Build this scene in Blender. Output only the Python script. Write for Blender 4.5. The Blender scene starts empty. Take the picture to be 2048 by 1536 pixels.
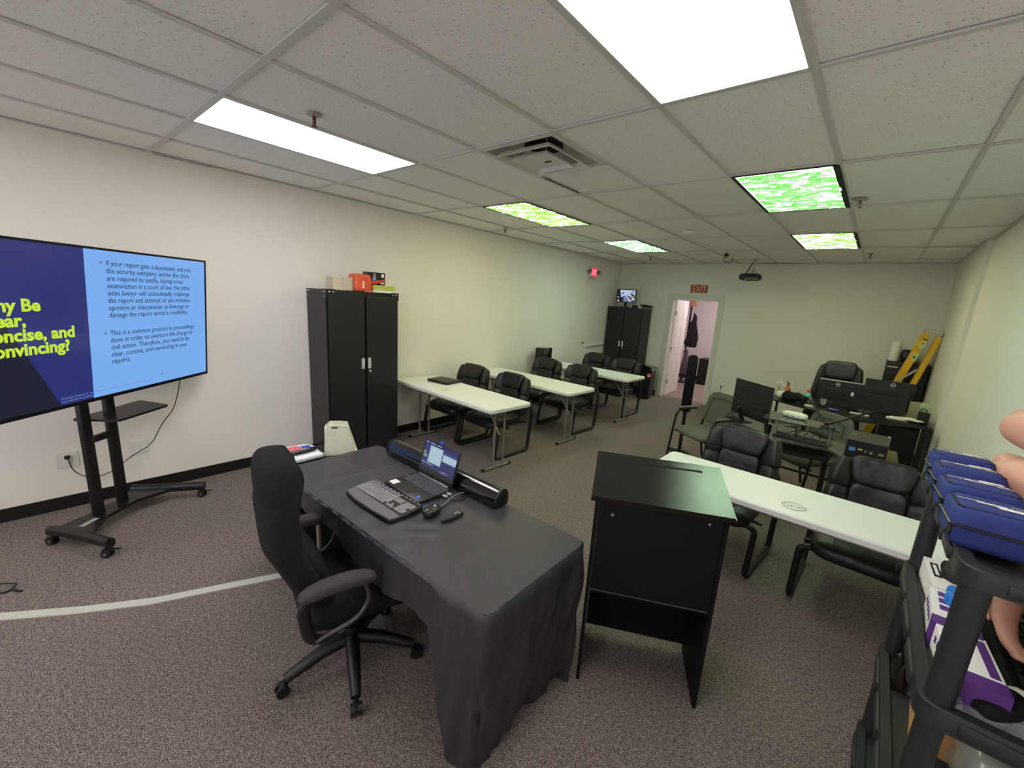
import bpy, bmesh, math, random
from mathutils import Vector, Matrix, Euler
PI = math.pi
random.seed(7)
S = bpy.context.scene
C = S.collection

# ------------------------------------------------------------------ camera, world, exposure
cam_d = bpy.data.cameras.new('camera')
cam = bpy.data.objects.new('camera', cam_d); C.objects.link(cam)
F_PX = 838.03; PPX, PPY = 28.906, 14.059
cam_d.sensor_width = 36.0; cam_d.sensor_fit = 'HORIZONTAL'
cam_d.lens = F_PX / 2048 * 36.0
cam_d.shift_x = -PPX / 2048; cam_d.shift_y = PPY / 2048
cam_d.clip_start = 0.02; cam_d.clip_end = 60
cam.matrix_world = Matrix(((0.76448124, -0.18757783, 0.61675197, 2.80384713),
                           (0.64109626, 0.12095921, -0.75786836, -0.80243305),
                           (0.06755747, 0.97477353, 0.21272649, 1.82473073),
                           (0, 0, 0, 1)))
S.camera = cam
w = bpy.data.worlds.new('world'); S.world = w; w.use_nodes = True
w.node_tree.nodes['Background'].inputs[0].default_value = (1.0, 0.97, 0.96, 1)
w.node_tree.nodes['Background'].inputs[1].default_value = 1.35     # fill daylight entering through the added front window
S.view_settings.view_transform = 'Standard'; S.view_settings.look = 'None'
S.view_settings.gamma = 1.0; S.view_settings.use_curve_mapping = False
S.view_settings.exposure = 0.82
LAMP = 6.6          # brightness of the plain troffers
LEAF = 96.0          # brightness behind the printed light covers

# ------------------------------------------------------------------ room numbers
H = 2.74
XL, XR, YB, YF = -1.778, 3.53, 7.864, -4.2
XR2, YJ = 3.488, 5.78           # right wall steps inwards beyond YJ
DX0, DX1, DH = -0.545, 0.360, 2.05

# ------------------------------------------------------------------ materials
MATS = {}
def srgb(r, g, b):
    f = lambda c: (c/255/12.92) if c/255 <= 0.04045 else ((c/255+0.055)/1.055)**2.4
    return (f(r), f(g), f(b), 1)
def newmat(name):
    m = bpy.data.materials.new(name); m.use_nodes = True
    nt = m.node_tree; b = nt.nodes['Principled BSDF']
    MATS[name] = m
    return m, nt, b
def N(nt, t, **kw):
    n = nt.nodes.new(t)
    for k, v in kw.items():
        if k.startswith('i_'): n.inputs[k[2:].replace('_', ' ')].default_value = v
        else: setattr(n, k, v)
    return n
def mat(name, col, rough=0.5, metal=0.0, var=0.06, vscale=30, bump=0.0, bscale=200, spec=0.5, emit=None, es=1.0, alpha=1.0, trans=0.0, coat=0.0):
    if name in MATS: return MATS[name]
    m, nt, b = newmat(name)
    c = srgb(*col)
    tc = N(nt, 'ShaderNodeTexCoord')
    no = N(nt, 'ShaderNodeTexNoise', i_Scale=vscale, i_Detail=4.0)
    nt.links.new(tc.outputs['Object'], no.inputs['Vector'])
    cr = N(nt, 'ShaderNodeValToRGB')
    cr.color_ramp.elements[0].position = 0.3; cr.color_ramp.elements[1].position = 0.7
    cr.color_ramp.elements[0].color = tuple(x*(1-var) for x in c[:3])+(1,)
    cr.color_ramp.elements[1].color = tuple(min(1, x*(1+var)) for x in c[:3])+(1,)
    nt.links.new(no.outputs['Fac'], cr.inputs['Fac'])
    nt.links.new(cr.outputs['Color'], b.inputs['Base Color'])
    b.inputs['Roughness'].default_value = rough; b.inputs['Metallic'].default_value = metal
    b.inputs['Specular IOR Level'].default_value = spec
    b.inputs['Coat Weight'].default_value = coat
    if trans: b.inputs['Transmission Weight'].default_value = trans
    if alpha < 1: b.inputs['Alpha'].default_value = alpha
    if emit:
        b.inputs['Emission Color'].default_value = srgb(*emit); b.inputs['Emission Strength'].default_value = es
    if bump:
        n2 = N(nt, 'ShaderNodeTexNoise', i_Scale=bscale, i_Detail=3.0)
        nt.links.new(tc.outputs['Object'], n2.inputs['Vector'])
        bp = N(nt, 'ShaderNodeBump', i_Strength=bump, i_Distance=0.002)
        nt.links.new(n2.outputs['Fac'], bp.inputs['Height']); nt.links.new(bp.outputs['Normal'], b.inputs['Normal'])
    return m

def carpet_mat(name, c1, c2, c3):
    m, nt, b = newmat(name)
    tc = N(nt, 'ShaderNodeTexCoord')
    v = N(nt, 'ShaderNodeTexNoise', i_Scale=230.0, i_Detail=2.0, i_Roughness=0.6)
    v2 = N(nt, 'ShaderNodeTexNoise', i_Scale=60.0, i_Detail=3.0)
    nt.links.new(tc.outputs['Object'], v.inputs['Vector']); nt.links.new(tc.outputs['Object'], v2.inputs['Vector'])
    ad = N(nt, 'ShaderNodeMath', operation='MULTIPLY_ADD'); ad.inputs[1].default_value = 0.25
    nt.links.new(v2.outputs['Fac'], ad.inputs[0]); nt.links.new(v.outputs['Fac'], ad.inputs[2])
    cr = N(nt, 'ShaderNodeValToRGB')
    e = cr.color_ramp.elements; e[0].position = 0.50; e[0].color = srgb(*c1); e[1].position = 0.78; e[1].color = srgb(*c3)
    k = e.new(0.63); k.color = srgb(*c2)
    nt.links.new(ad.outputs[0], cr.inputs['Fac']); nt.links.new(cr.outputs['Color'], b.inputs['Base Color'])
    b.inputs['Roughness'].default_value = 1.0; b.inputs['Specular IOR Level'].default_value = 0.1
    bp = N(nt, 'ShaderNodeBump', i_Strength=0.9, i_Distance=0.006)
    nt.links.new(ad.outputs[0], bp.inputs['Height']); nt.links.new(bp.outputs['Normal'], b.inputs['Normal'])
    return m
CARPET = carpet_mat('carpet', (60, 51, 49), (118, 107, 102), (180, 170, 163))

def tile_mat():
    m, nt, b = newmat('ceiling_tile')
    tc = N(nt, 'ShaderNodeTexCoord')
    v = N(nt, 'ShaderNodeTexNoise', i_Scale=125.0, i_Detail=2.0, i_Roughness=0.5)
    nt.links.new(tc.outputs['Object'], v.inputs['Vector'])
    cr = N(nt, 'ShaderNodeValToRGB'); e = cr.color_ramp.elements
    e[0].position = 0.29; e[0].color = srgb(150, 144, 140); e[1].position = 0.345; e[1].color = srgb(244, 242, 239)
    nt.links.new(v.outputs['Fac'], cr.inputs['Fac']); nt.links.new(cr.outputs['Color'], b.inputs['Base Color'])
    b.inputs['Roughness'].default_value = 0.95
    v3 = N(nt, 'ShaderNodeTexNoise', i_Scale=160.0, i_Detail=3.0); nt.links.new(tc.outputs['Object'], v3.inputs['Vector'])
    bp = N(nt, 'ShaderNodeBump', i_Strength=0.35, i_Distance=0.003)
    nt.links.new(v3.outputs['Fac'], bp.inputs['Height']); nt.links.new(bp.outputs['Normal'], b.inputs['Normal'])
    return m
TILE = tile_mat()
WALL = mat('wall_paint', (236, 232, 226), 0.75, var=0.012, vscale=2.5, bump=0.12, bscale=90)
WALLG = mat('wall_paint_back', (222, 220, 212), 0.8, var=0.012, vscale=2.5, bump=0.12, bscale=90)
WALLP = mat('wall_paint_far_room', (226, 214, 212), 0.8, var=0.01, vscale=2.5)
BASE = mat('vinyl_black_base', (20, 18, 18), 0.45, var=0.1)
GRID = mat('grid_white', (208, 206, 202), 0.5, var=0.02)
DARK = mat('dark_gap', (30, 28, 26), 0.9)
TRIMM = mat('door_trim_paint', (205, 205, 196), 0.5, var=0.02)
DOORW = mat('door_white', (236, 230, 226), 0.45, var=0.01)
BLKM = mat('black_metal_cabinet', (26, 25, 28), 0.42, var=0.05, vscale=8)
BLKP = mat('black_plastic', (18, 18, 19), 0.42, var=0.08)
BLKG = mat('black_gloss', (9, 9, 11), 0.10, var=0.05, coat=0.5)
FANB = mat('fan_black', (10, 10, 12), 0.3, var=0.05, spec=0.3)
BLKT = mat('black_powder_coat', (17, 16, 17), 0.35, var=0.08)
SHELFP = mat('shelf_resin', (36, 37, 37), 0.5, var=0.08, vscale=60, bump=0.3, bscale=400)
FABB = mat('black_fabric', (27, 25, 28), 0.95, var=0.3, vscale=500, bump=0.5, bscale=900, spec=0.25)
CLOTH = mat('black_tablecloth', (50, 48, 54), 0.48, var=0.06, vscale=300, bump=0.2, bscale=700, spec=0.55)
FABG = mat('grey_fabric', (92, 94, 84), 0.95, var=0.22, vscale=350, bump=0.4, bscale=700)
TWHITE = mat('white_table_plastic', (226, 228, 224), 0.45, var=0.01, bump=0.15, bscale=300)
STEEL = mat('grey_table_leg', (150, 146, 138), 0.4, metal=0.5, var=0.04)
CHROME = mat('chrome', (210, 210, 210), 0.18, metal=1.0, var=0.02)
WPLAST = mat('white_plastic', (228, 226, 220), 0.4, var=0.02)
BLUEB = mat('blue_nylon', (34, 50, 118), 0.75, var=0.12, vscale=400, bump=0.4, bscale=800)
BLUED = mat('dark_blue_nylon', (16, 20, 48), 0.8, var=0.1)
SKIN = mat('manikin_skin', (214, 160, 138), 0.5, var=0.05, vscale=6)
CARD = mat('cardboard', (196, 150, 92), 0.85, var=0.08, vscale=20)
YEL = mat('ladder_yellow', (226, 176, 10), 0.45, var=0.1, vscale=8)
ALU = mat('aluminium', (176, 172, 160), 0.35, metal=0.6, var=0.1)
REDS = mat('exit_red', (150, 40, 28), 0.5)
TAPE = mat('floor_tape', (186, 186, 178), 0.6, var=0.03)
PURP = mat('purple_print', (92, 46, 128), 0.5)
WPAPER = mat('white_paper', (232, 230, 224), 0.7, var=0.02)
GLOVE = mat('blue_glove', (30, 112, 196), 0.45, var=0.1, vscale=40)
INK = mat('ink_black', (14, 14, 16), 0.6)
INKG = mat('ink_grey', (96, 96, 96), 0.6)
CREAM = mat('cream_paper', (220, 198, 158), 0.8, var=0.12, vscale=60)
ORNG = mat('red_orange_bag', (214, 84, 52), 0.55, var=0.14, vscale=24)
GREENP = mat('yellow_green_box', (186, 196, 84), 0.7, var=0.1, vscale=30)
PLASTC = mat('clear_plastic', (220, 222, 224), 0.12, alpha=0.28, var=0.02)
SMOKE = mat('smoked_plate', (70, 74, 66), 0.12, var=0.05, vscale=20)
REDP = mat('red_plastic', (200, 52, 40), 0.4)
BLUEP = mat('blue_print', (44, 70, 190), 0.5)
AMBER = mat('amber_glass', (170, 92, 22), 0.15)
TEALP = mat('teal_label', (110, 190, 190), 0.5)
PINKP = mat('pink_label', (205, 170, 165), 0.5)
LAPG = mat('laptop_grey', (44, 44, 46), 0.35, metal=0.3, var=0.04)
KEYG = mat('key_grey', (150, 146, 150), 0.4, var=0.03)
KEYB = mat('key_black', (20, 20, 22), 0.35)
KBRD = mat('keyboard_rest', (98, 96, 102), 0.55, var=0.06, vscale=200, bump=0.2)
WOODT = mat('tan_wood', (188, 134, 108), 0.7, var=0.08)

def wood_mat():
    m, nt, b = newmat('black_woodgrain')
    tc = N(nt, 'ShaderNodeTexCoord'); mp = N(nt, 'ShaderNodeMapping')
    mp.inputs['Scale'].default_value = (5, 140, 140)
    no = N(nt, 'ShaderNodeTexNoise', i_Scale=1.6, i_Detail=4.0, i_Roughness=0.7)
    nt.links.new(tc.outputs['Object'], mp.inputs['Vector']); nt.links.new(mp.outputs[0], no.inputs['Vector'])
    cr = N(nt, 'ShaderNodeValToRGB'); e = cr.color_ramp.elements
    e[0].position = 0.35; e[0].color = srgb(8, 8, 8); e[1].position = 0.7; e[1].color = srgb(28, 27, 28)
    nt.links.new(no.outputs['Fac'], cr.inputs['Fac']); nt.links.new(cr.outputs[0], b.inputs['Base Color'])
    b.inputs['Roughness'].default_value = 0.17; b.inputs['Specular IOR Level'].default_value = 0.65
    bp = N(nt, 'ShaderNodeBump', i_Strength=0.45, i_Distance=0.0012)
    nt.links.new(no.outputs['Fac'], bp.inputs['Height']); nt.links.new(bp.outputs['Normal'], b.inputs['Normal'])
    return m
WOODB = wood_mat()
WOODP = mat('black_board_matte', (11, 11, 11), 0.6, var=0.2, vscale=60, spec=0.25)
def leather_mat():
    m, nt, b = newmat('black_leather')
    tc = N(nt, 'ShaderNodeTexCoord')
    n1 = N(nt, 'ShaderNodeTexNoise', i_Scale=9.0, i_Detail=3.0)
    n2 = N(nt, 'ShaderNodeTexVoronoi', i_Scale=350.0)
    for n in (n1, n2): nt.links.new(tc.outputs['Object'], n.inputs['Vector'])
    b.inputs['Base Color'].default_value = srgb(26, 24, 26)
    b.inputs['Roughness'].default_value = 0.38
    bp = N(nt, 'ShaderNodeBump', i_Strength=0.5, i_Distance=0.02)
    bp2 = N(nt, 'ShaderNodeBump', i_Strength=0.2, i_Distance=0.001)
    nt.links.new(n1.outputs['Fac'], bp.inputs['Height']); nt.links.new(n2.outputs['Distance'], bp2.inputs['Height'])
    nt.links.new(bp.outputs['Normal'], bp2.inputs['Normal']); nt.links.new(bp2.outputs['Normal'], b.inputs['Normal'])
    return m
LEATH = leather_mat()
def emis(name, col, s):
    if s <= 2: s = s*0.50
    if name in MATS: return MATS[name]
    m, nt, b = newmat(name)
    b.inputs['Base Color'].default_value = (0.02, 0.02, 0.02, 1)
    b.inputs['Emission Color'].default_value = srgb(*col); b.inputs['Emission Strength'].default_value = s
    b.inputs['Roughness'].default_value = 0.15
    return m
LAMPM = emis('lamp_diffuser', (255, 250, 250), LAMP)
def leaf_mat(name, tint, seed, s):
    """printed translucent cover: a photo of branches and leaves, lit from behind"""
    m, nt, b = newmat(name)
    tc = N(nt, 'ShaderNodeTexCoord'); mp = N(nt, 'ShaderNodeMapping')
    mp.inputs['Location'].default_value = (seed*3.1, seed*1.7, 0); mp.inputs['Scale'].default_value = (1.0, 1.9, 1)
    nt.links.new(tc.outputs['Object'], mp.inputs['Vector'])
    n1 = N(nt, 'ShaderNodeTexNoise', i_Scale=7.0, i_Detail=9.0, i_Roughness=0.66, i_Distortion=1.2)
    n2 = N(nt, 'ShaderNodeTexNoise', i_Scale=2.0, i_Detail=6.0, i_Roughness=0.6, i_Distortion=2.5)
    for n in (n1, n2): nt.links.new(mp.outputs[0], n.inputs['Vector'])
    cr = N(nt, 'ShaderNodeValToRGB'); e = cr.color_ramp.elements
    g = tint
    e[0].position = 0.34; e[0].color = (0.0009*g[0], 0.0042*g[1], 0.0006*g[2], 1)
    e[1].position = 0.655; e[1].color = (0.92*g[0], 1.12*g[1], 0.80*g[2], 1)
    k = e.new(0.50); k.color = (0.0026*g[0], 0.0072*g[1], 0.0017*g[2], 1)
    k = e.new(0.575); k.color = (0.0052*g[0], 0.0085*g[1], 0.0040*g[2], 1)
    nt.links.new(n1.outputs['Fac'], cr.inputs['Fac'])
    # thin dark branches where the second noise crosses its middle value
    su = N(nt, 'ShaderNodeMath', operation='SUBTRACT'); su.inputs[1].default_value = 0.5
    ab = N(nt, 'ShaderNodeMath', operation='ABSOLUTE')
    c2 = N(nt, 'ShaderNodeValToRGB'); f = c2.color_ramp.elements
    f[0].position = 0.002; f[0].color = (0.006, 0.006, 0.006, 1); f[1].position = 0.010; f[1].color = (1, 1, 1, 1)
    nt.links.new(n2.outputs['Fac'], su.inputs[0]); nt.links.new(su.outputs[0], ab.inputs[0]); nt.links.new(ab.outputs[0], c2.inputs['Fac'])
    mx = N(nt, 'ShaderNodeMix', data_type='RGBA', blend_type='MULTIPLY'); mx.inputs['Factor'].default_value = 1
    nt.links.new(cr.outputs[0], mx.inputs['A']); nt.links.new(c2.outputs[0], mx.inputs['B'])
    nt.links.new(mx.outputs['Result'], b.inputs['Emission Color'])
    b.inputs['Base Color'].default_value = (0.05, 0.1, 0.05, 1)
    b.inputs['Emission Strength'].default_value = s
    return m

# ------------------------------------------------------------------ mesh helpers
class MB:
    def __init__(s): s.bm = bmesh.new(); s.mats = [None]
    def mi(s, m):
        if m not in s.mats: s.mats.append(m)
        return s.mats.index(m)
    def _fin(s, vs, fs, m, M):
        if M is not None:
            for v in vs: v.co = M @ v.co
        if m is not None:
            i = s.mi(m)
            for f in fs: f.material_index = i
    def box(s, c, d, m=None, rot=None, bev=0.0, seg=2, M=None):
        r = bmesh.ops.create_cube(s.bm, size=1.0); vs = r['verts']
        for v in vs: v.co = Vector((v.co.x*d[0], v.co.y*d[1], v.co.z*d[2]))
        fs = list({f for v in vs for f in v.link_faces})
        if bev > 0:
            es = list({e for v in vs for e in v.link_edges})
            q = bmesh.ops.bevel(s.bm, geom=es, offset=min(bev, 0.49*min(d)), segments=seg, profile=0.5, affect='EDGES')
            allv = set(q['verts']); 
            for f in q['faces']: allv.update(f.verts)
            stack = list(allv); seen = set(stack)
            while stack:
                v = stack.pop()
                for e in v.link_edges:
                    o = e.other_vert(v)
                    if o not in seen: seen.add(o); stack.append(o)
            vs = list(seen); fs = list({f for v in vs for f in v.link_faces})
        T = Matrix.Translation(Vector(c))
        if rot is not None: T = T @ Euler(rot).to_matrix().to_4x4()
        if M is not None: T = M @ T
        s._fin(vs, fs, m, T); return s
    def cyl(s, p0, p1, r, m=None, r2=None, n=16, cap=True, M=None):
        p0 = Vector(p0); p1 = Vector(p1); d = p1-p0
        q = bmesh.ops.create_cone(s.bm, cap_ends=cap, segments=n, radius1=r, radius2=r if r2 is None else r2, depth=d.length)
        vs = q['verts']; fs = list({f for v in vs for f in v.link_faces})
        T = Matrix.Translation((p0+p1)/2) @ d.to_track_quat('Z', 'Y').to_matrix().to_4x4()
        if M is not None: T = M @ T
        s._fin(vs, fs, m, T); return s
    def sphere(s, c, r, m=None, sc=(1, 1, 1), n=16, M=None, rot=None):
        q = bmesh.ops.create_uvsphere(s.bm, u_segments=n, v_segments=max(6, n//2), radius=r); vs = q['verts']
        fs = list({f for v in vs for f in v.link_faces})
        T = Matrix.Translation(Vector(c))
        if rot is not None: T = T @ Euler(rot).to_matrix().to_4x4()
        T = T @ Matrix.Diagonal((*sc, 1))
        if M is not None: T = M @ T
        s._fin(vs, fs, m, T); return s
    def faces(s, vs, fs, m=None, M=None):
        bv = [s.bm.verts.new(Vector(v)) for v in vs]; out = []
        for f in fs:
            try: out.append(s.bm.faces.new([bv[i] for i in f]))
            except ValueError: pass
        s._fin(bv, out, m, M); return s
    def prism(s, pts, z0, z1, m=None, M=None):
        n = len(pts)
        vs = [(x, y, z0) for x, y in pts]+[(x, y, z1) for x, y in pts]
        fs = [list(range(n))[::-1], list(range(n, 2*n))]+[[i, (i+1) % n, n+(i+1) % n, n+i] for i in range(n)]
        return s.faces(vs, fs, m, M)
    def rings(s, rings, m=None, closed=False, cap=True, M=None):
        n = len(rings[0]); vs = [v for r in rings for v in r]; fs = []
        k = len(rings)
        for i in range(k if closed else k-1):
            a = i*n; b = ((i+1) % k)*n
            for j in range(n): fs.append([a+j, a+(j+1) % n, b+(j+1) % n, b+j])
        if cap and not closed:
            fs.append(list(range(n))[::-1]); fs.append([(k-1)*n+j for j in range(n)])
        return s.faces(vs, fs, m, M)
    def tube(s, pts, r, m=None, n=10, closed=False, sy=1.0, M=None, up=None, rads=None):
        """round (or flattened by sy) tube through points"""
        P = [Vector(p) for p in pts]; k = len(P); R = []
        prev = None
        for i, p in enumerate(P):
            if closed: t = (P[(i+1) % k]-P[i-1]).normalized()
            elif i == 0: t = (P[1]-P[0]).normalized()
            elif i == k-1: t = (P[-1]-P[-2]).normalized()
            else: t = ((P[i+1]-p).normalized()+(p-P[i-1]).normalized()).normalized()
            if up is not None: a = Vector(up)
            elif prev is None: a = Vector((0, 0, 1)) if abs(t.z) < 0.9 else Vector((1, 0, 0))
            else: a = prev
            u = (a-t*a.dot(t))
            if u.length < 1e-5: u = t.orthogonal()
            u.normalize(); v = t.cross(u); prev = u
            rr = rads[i] if rads else r
            R.append([p+u*math.cos(2*PI*j/n)*rr+v*math.sin(2*PI*j/n)*rr*sy for j in range(n)])
        return s.rings(R, m, closed=closed, M=M)
    def lathe(s, prof, m=None, n=24, c=(0, 0, 0), M=None):
        R = [[Vector((c[0]+r*math.cos(2*PI*j/n), c[1]+r*math.sin(2*PI*j/n), c[2]+z)) for j in range(n)] for r, z in prof]
        return s.rings(R, m, M=M)
    def superbox(s, c, d, m=None, e=0.35, n=14, rot=None, M=None, fn=None, e2=None):
        """puffy cushion: superellipsoid of full size d; fn bends local coordinates"""
        e2 = e if e2 is None else e2
        sp = lambda x, p: math.copysign(abs(x)**p, x)
        R = []
        nu, nv = 4*n, n
        for i in range(nv+1):
            ph = -PI/2+PI*i/nv; ph = max(-PI/2+1e-3, min(PI/2-1e-3, ph)); r = []
            for j in range(nu):
                th = 2*PI*j/nu
                x = sp(math.cos(ph), e2)*sp(math.cos(th), e)*d[0]/2
                y = sp(math.cos(ph), e2)*sp(math.sin(th), e)*d[1]/2
                z = sp(math.sin(ph), e2)*d[2]/2
                v = Vector((x, y, z))
                if fn: v = Vector(fn(v))
                r.append(v)
            R.append(r)
        T = Matrix.Translation(Vector(c))
        if rot is not None: T = T @ Euler(rot).to_matrix().to_4x4()
        if M is not None: T = M @ T
        return s.rings(R, m, M=T)
    def quad(s, a, b, c, d, m=None): return s.faces([a, b, c, d], [[0, 1, 2, 3]], m)
    def build(s, name, m=None, parent=None, smooth=None, label=None, sub=0):
        bmesh.ops.recalc_face_normals(s.bm, faces=s.bm.faces)
        me = bpy.data.meshes.new(name); s.bm.to_mesh(me); s.bm.free()
        for x in s.mats: me.materials.append(x if x is not None else (m or (s.mats[1] if len(s.mats) > 1 else None)))
        o = bpy.data.objects.new(name, me); C.objects.link(o)
        if parent is not None: o.parent = parent
        if smooth is not None:
            for p in me.polygons: p.use_smooth = True
            me.set_sharp_from_angle(angle=math.radians(smooth))
        if label: o['label'] = label
        if sub:
            md = o.modifiers.new('sub', 'SUBSURF'); md.levels = sub; md.render_levels = sub
        return o
def tag(o, label, cat, group=None, kind=None):
    o['label'] = label; o['category'] = cat
    if group: o['group'] = group
    if kind: o['kind'] = kind
    return o
def thing(name, label, cat, loc=(0, 0, 0), rz=0.0, group=None):
    o = bpy.data.objects.new(name, None); C.objects.link(o); o.empty_display_size = 0.1
    o.location = loc; o.rotation_euler = (0, 0, rz)
    return tag(o, label, cat, group)
def struct(o): o['kind'] = 'structure'; return o
def dup(root, loc, rz, label, group=None):
    def cp(o, par):
        c = o.copy(); C.objects.link(c); c.parent = par
        for ch in [x for x in ALLKIDS.get(o.name, [])]: cp(ch, c)
        return c
    c = cp(root, None); c.location = loc; c.rotation_euler = (0, 0, rz)
    c['label'] = label
    if group: c['group'] = group
    return c
ALLKIDS = {}
def note_kids():
    ALLKIDS.clear()
    for o in bpy.data.objects:
        if o.parent: ALLKIDS.setdefault(o.parent.name, []).append(o)
def text(s, size, m, name, parent, M, align='LEFT', bold=0.0, ext=0.0003, spacing=1.0, sx=1.0, shear=0.0):
    cu = bpy.data.curves.new(name, 'FONT'); cu.body = s; cu.size = size; cu.align_x = align
    cu.offset = bold; cu.extrude = ext; cu.space_line = spacing; cu.resolution_u = 3; cu.shear = shear
    t = bpy.data.objects.new(name+'_tmp', cu)
    me = bpy.data.meshes.new_from_object(t)
    bpy.data.objects.remove(t); bpy.data.curves.remove(cu)
    me.name = name; me.materials.clear(); me.materials.append(m)
    me.transform(Matrix.Diagonal((sx, 1, 1, 1))); me.transform(M)
    o = bpy.data.objects.new(name, me); C.objects.link(o)
    if parent: o.parent = parent
    return o
def basis(o, x, z):
    """matrix whose local X is x, local Y is z (text up), normal = x cross z"""
    x = Vector(x).normalized(); z = Vector(z).normalized(); n = x.cross(z)
    return Matrix(((x.x, z.x, n.x, o[0]), (x.y, z.y, n.y, o[1]), (x.z, z.z, n.z, o[2]), (0, 0, 0, 1)))
def reparent(o, t):
    M_ = Matrix.Translation(t.location) @ t.rotation_euler.to_matrix().to_4x4()
    o.parent = t; o.matrix_parent_inverse = M_.inverted(); return o
def rnd(poly, r, n=5):
    """round the corners of a polygon"""
    out = []; k = len(poly)
    for i in range(k):
        p = Vector(poly[i]); a = (Vector(poly[i-1])-p); b = (Vector(poly[(i+1) % k])-p)
        rr = min(r, a.length*0.49, b.length*0.49); a = p+a.normalized()*rr; b = p+b.normalized()*rr
        for j in range(n+1):
            t = j/n; q = a*(1-t)**2+p*2*t*(1-t)+b*t*t; out.append((q.x, q.y))
    return out
def rndpath(P, r, n=5):
    P = [Vector(p) for p in P]; out = [P[0]]
    for i in range(1, len(P)-1):
        p = P[i]; a = P[i-1]-p; b = P[i+1]-p
        rr = min(r, a.length*0.49, b.length*0.49); a = p+a.normalized()*rr; b = p+b.normalized()*rr
        for j in range(n+1):
            t = j/n; out.append(a*(1-t)**2+p*2*t*(1-t)+b*t*t)
    out.append(P[-1]); return out

# ================================================================== ROOM SHELL
FYB = 10.75     # far wall of the room beyond the door
b = MB(); b.box(((XL+XR)/2, (YF+YB)/2, -0.05), (XR-XL+0.4, YB-YF+0.24, 0.1)); struct(b.build('floor', CARPET))
FARC = carpet_mat('carpet_far_room', (104, 90, 82), (150, 134, 124), (186, 170, 160))
b = MB(); b.box((0.2, (YB+0.12+FYB+0.2)/2, -0.05), (4.4, FYB+0.2-YB-0.12, 0.1)); struct(b.build('floor_far_room', FARC))
b = MB(); b.box((XL-0.06, (YF+YB)/2, H/2), (0.12, YB-YF+0.24, H+0.3)); struct(b.build('wall_left', WALL))
b = MB(); b.box((XR+0.06, (YF+YJ)/2, H/2), (0.12, YJ-YF, H+0.3)); struct(b.build('wall_right', WALL))
b = MB(); b.box((XR2+0.081, (YJ+YB)/2, H/2), (0.162, YB-YJ+0.24, H+0.3)); struct(b.build('wall_right_far', WALLG))
b = MB()
WX0, WX1, WZ0, WZ1 = -1.3, 3.1, 0.35, 2.45      # unseen window added behind the camera to brighten the ceiling
b.box(((XL-0.12+WX0)/2, YF-0.06, H/2), (WX0-XL+0.12, 0.12, H+0.3)); b.box(((XR+0.12+WX1)/2, YF-0.06, H/2), (XR+0.12-WX1, 0.12, H+0.3))
b.box(((WX0+WX1)/2, YF-0.06, (WZ0-0.15)/2), (WX1-WX0, 0.12, WZ0+0.15)); b.box(((WX0+WX1)/2, YF-0.06, (WZ1+H+0.15)/2), (WX1-WX0, 0.12, H+0.15-WZ1))
struct(b.build('wall_front', WALL))
wn = bpy.data.objects.new('added_window_1', None); C.objects.link(wn); wn['kind'] = 'structure'
b = MB()
for x in (WX0+0.025, WX0+1.5, WX0+2.95, WX1-0.025): b.box((x, YF-0.06, (WZ0+WZ1)/2), (0.05, 0.10, WZ1-WZ0))
for z in (WZ0+0.025, WZ1-0.025): b.box(((WX0+WX1)/2, YF-0.06, z), (WX1-WX0, 0.10, 0.05))
struct(b.build('added_window_frame', ALU, wn))
b = MB(); b.box(((WX0+WX1)/2, YF-0.06, (WZ0+WZ1)/2), (WX1-WX0, 0.006, WZ1-WZ0)); struct(b.build('pane', mat('added_window_glass', (230, 240, 240), 0.02, alpha=0.06, var=0.0), wn))
b = MB()
b.box(((XL+DX0)/2, YB+0.06, H/2), (DX0-XL, 0.12, H+0.3))
b.box(((DX1+XR2)/2, YB+0.06, H/2), (XR2-DX1, 0.12, H+0.3))
b.box(((DX0+DX1)/2, YB+0.06, (DH+H+0.15)/2), (DX1-DX0, 0.12, H+0.15-DH))
struct(b.build('wall_back', WALLG))
# the lit room beyond the doorway
b = MB(); b.box((0.2, FYB+0.26, H/2+0.05), (4.4, 0.12, H+0.1)); struct(b.build('wall_far_back', WALLP))
b = MB(); b.box((-1.9, (YB+FYB)/2+0.2, H/2+0.05), (0.12, FYB-YB+0.3, H+0.1)); struct(b.build('wall_far_left', WALLP))
b = MB(); b.box((2.3, (YB+FYB)/2+0.2, H/2+0.05), (0.12, FYB-YB+0.3, H+0.1)); struct(b.build('wall_far_right', WALLP))
b = MB(); b.box((0.2, (YB+FYB)/2+0.2, H+0.07), (4.4, FYB-YB, 0.06)); struct(b.build('ceiling_far_room', TILE))
b = MB(); b.box((0.2, FYB+0.19, 0.05), (4.3, 0.012, 0.10)); struct(b.build('baseboard_far_room', BASE))

# ceiling: tiles above a T-bar grid, with openings for the lamps and the diffuser
G = 0.6096
LIGHTS = [(-1, 0), (3, 0), (-1, 2), (3, 2), (-1, 4), (3, 4), (-1, -2), (3, -2)]       # column, row (2 ft by 4 ft cells)
def cellfill():
    b = MB()
    xs = [XL-0.06]+[k*G for k in range(-2, 6)]+[XR+0.06]
    ys = [YF-0.06]+[j*2*G for j in range(-3, 7)]+[YB+0.06]
    for i in range(len(xs)-1):
        for j in range(len(ys)-1):
            k = i-3; r = j-4
            if (k, r) in LIGHTS: continue
            x0, x1, y0, y1 = xs[i], xs[i+1], ys[j], ys[j+1]
            if (k, r) == (1, 1): y0 = y0+G
            dz = random.uniform(0, 0.003)
            b.box(((x0+x1)/2, (y0+y1)/2, H+0.014+dz), (x1-x0-0.003, y1-y0-0.003, 0.016))
    return b
struct(cellfill().build('ceiling', TILE))
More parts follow.
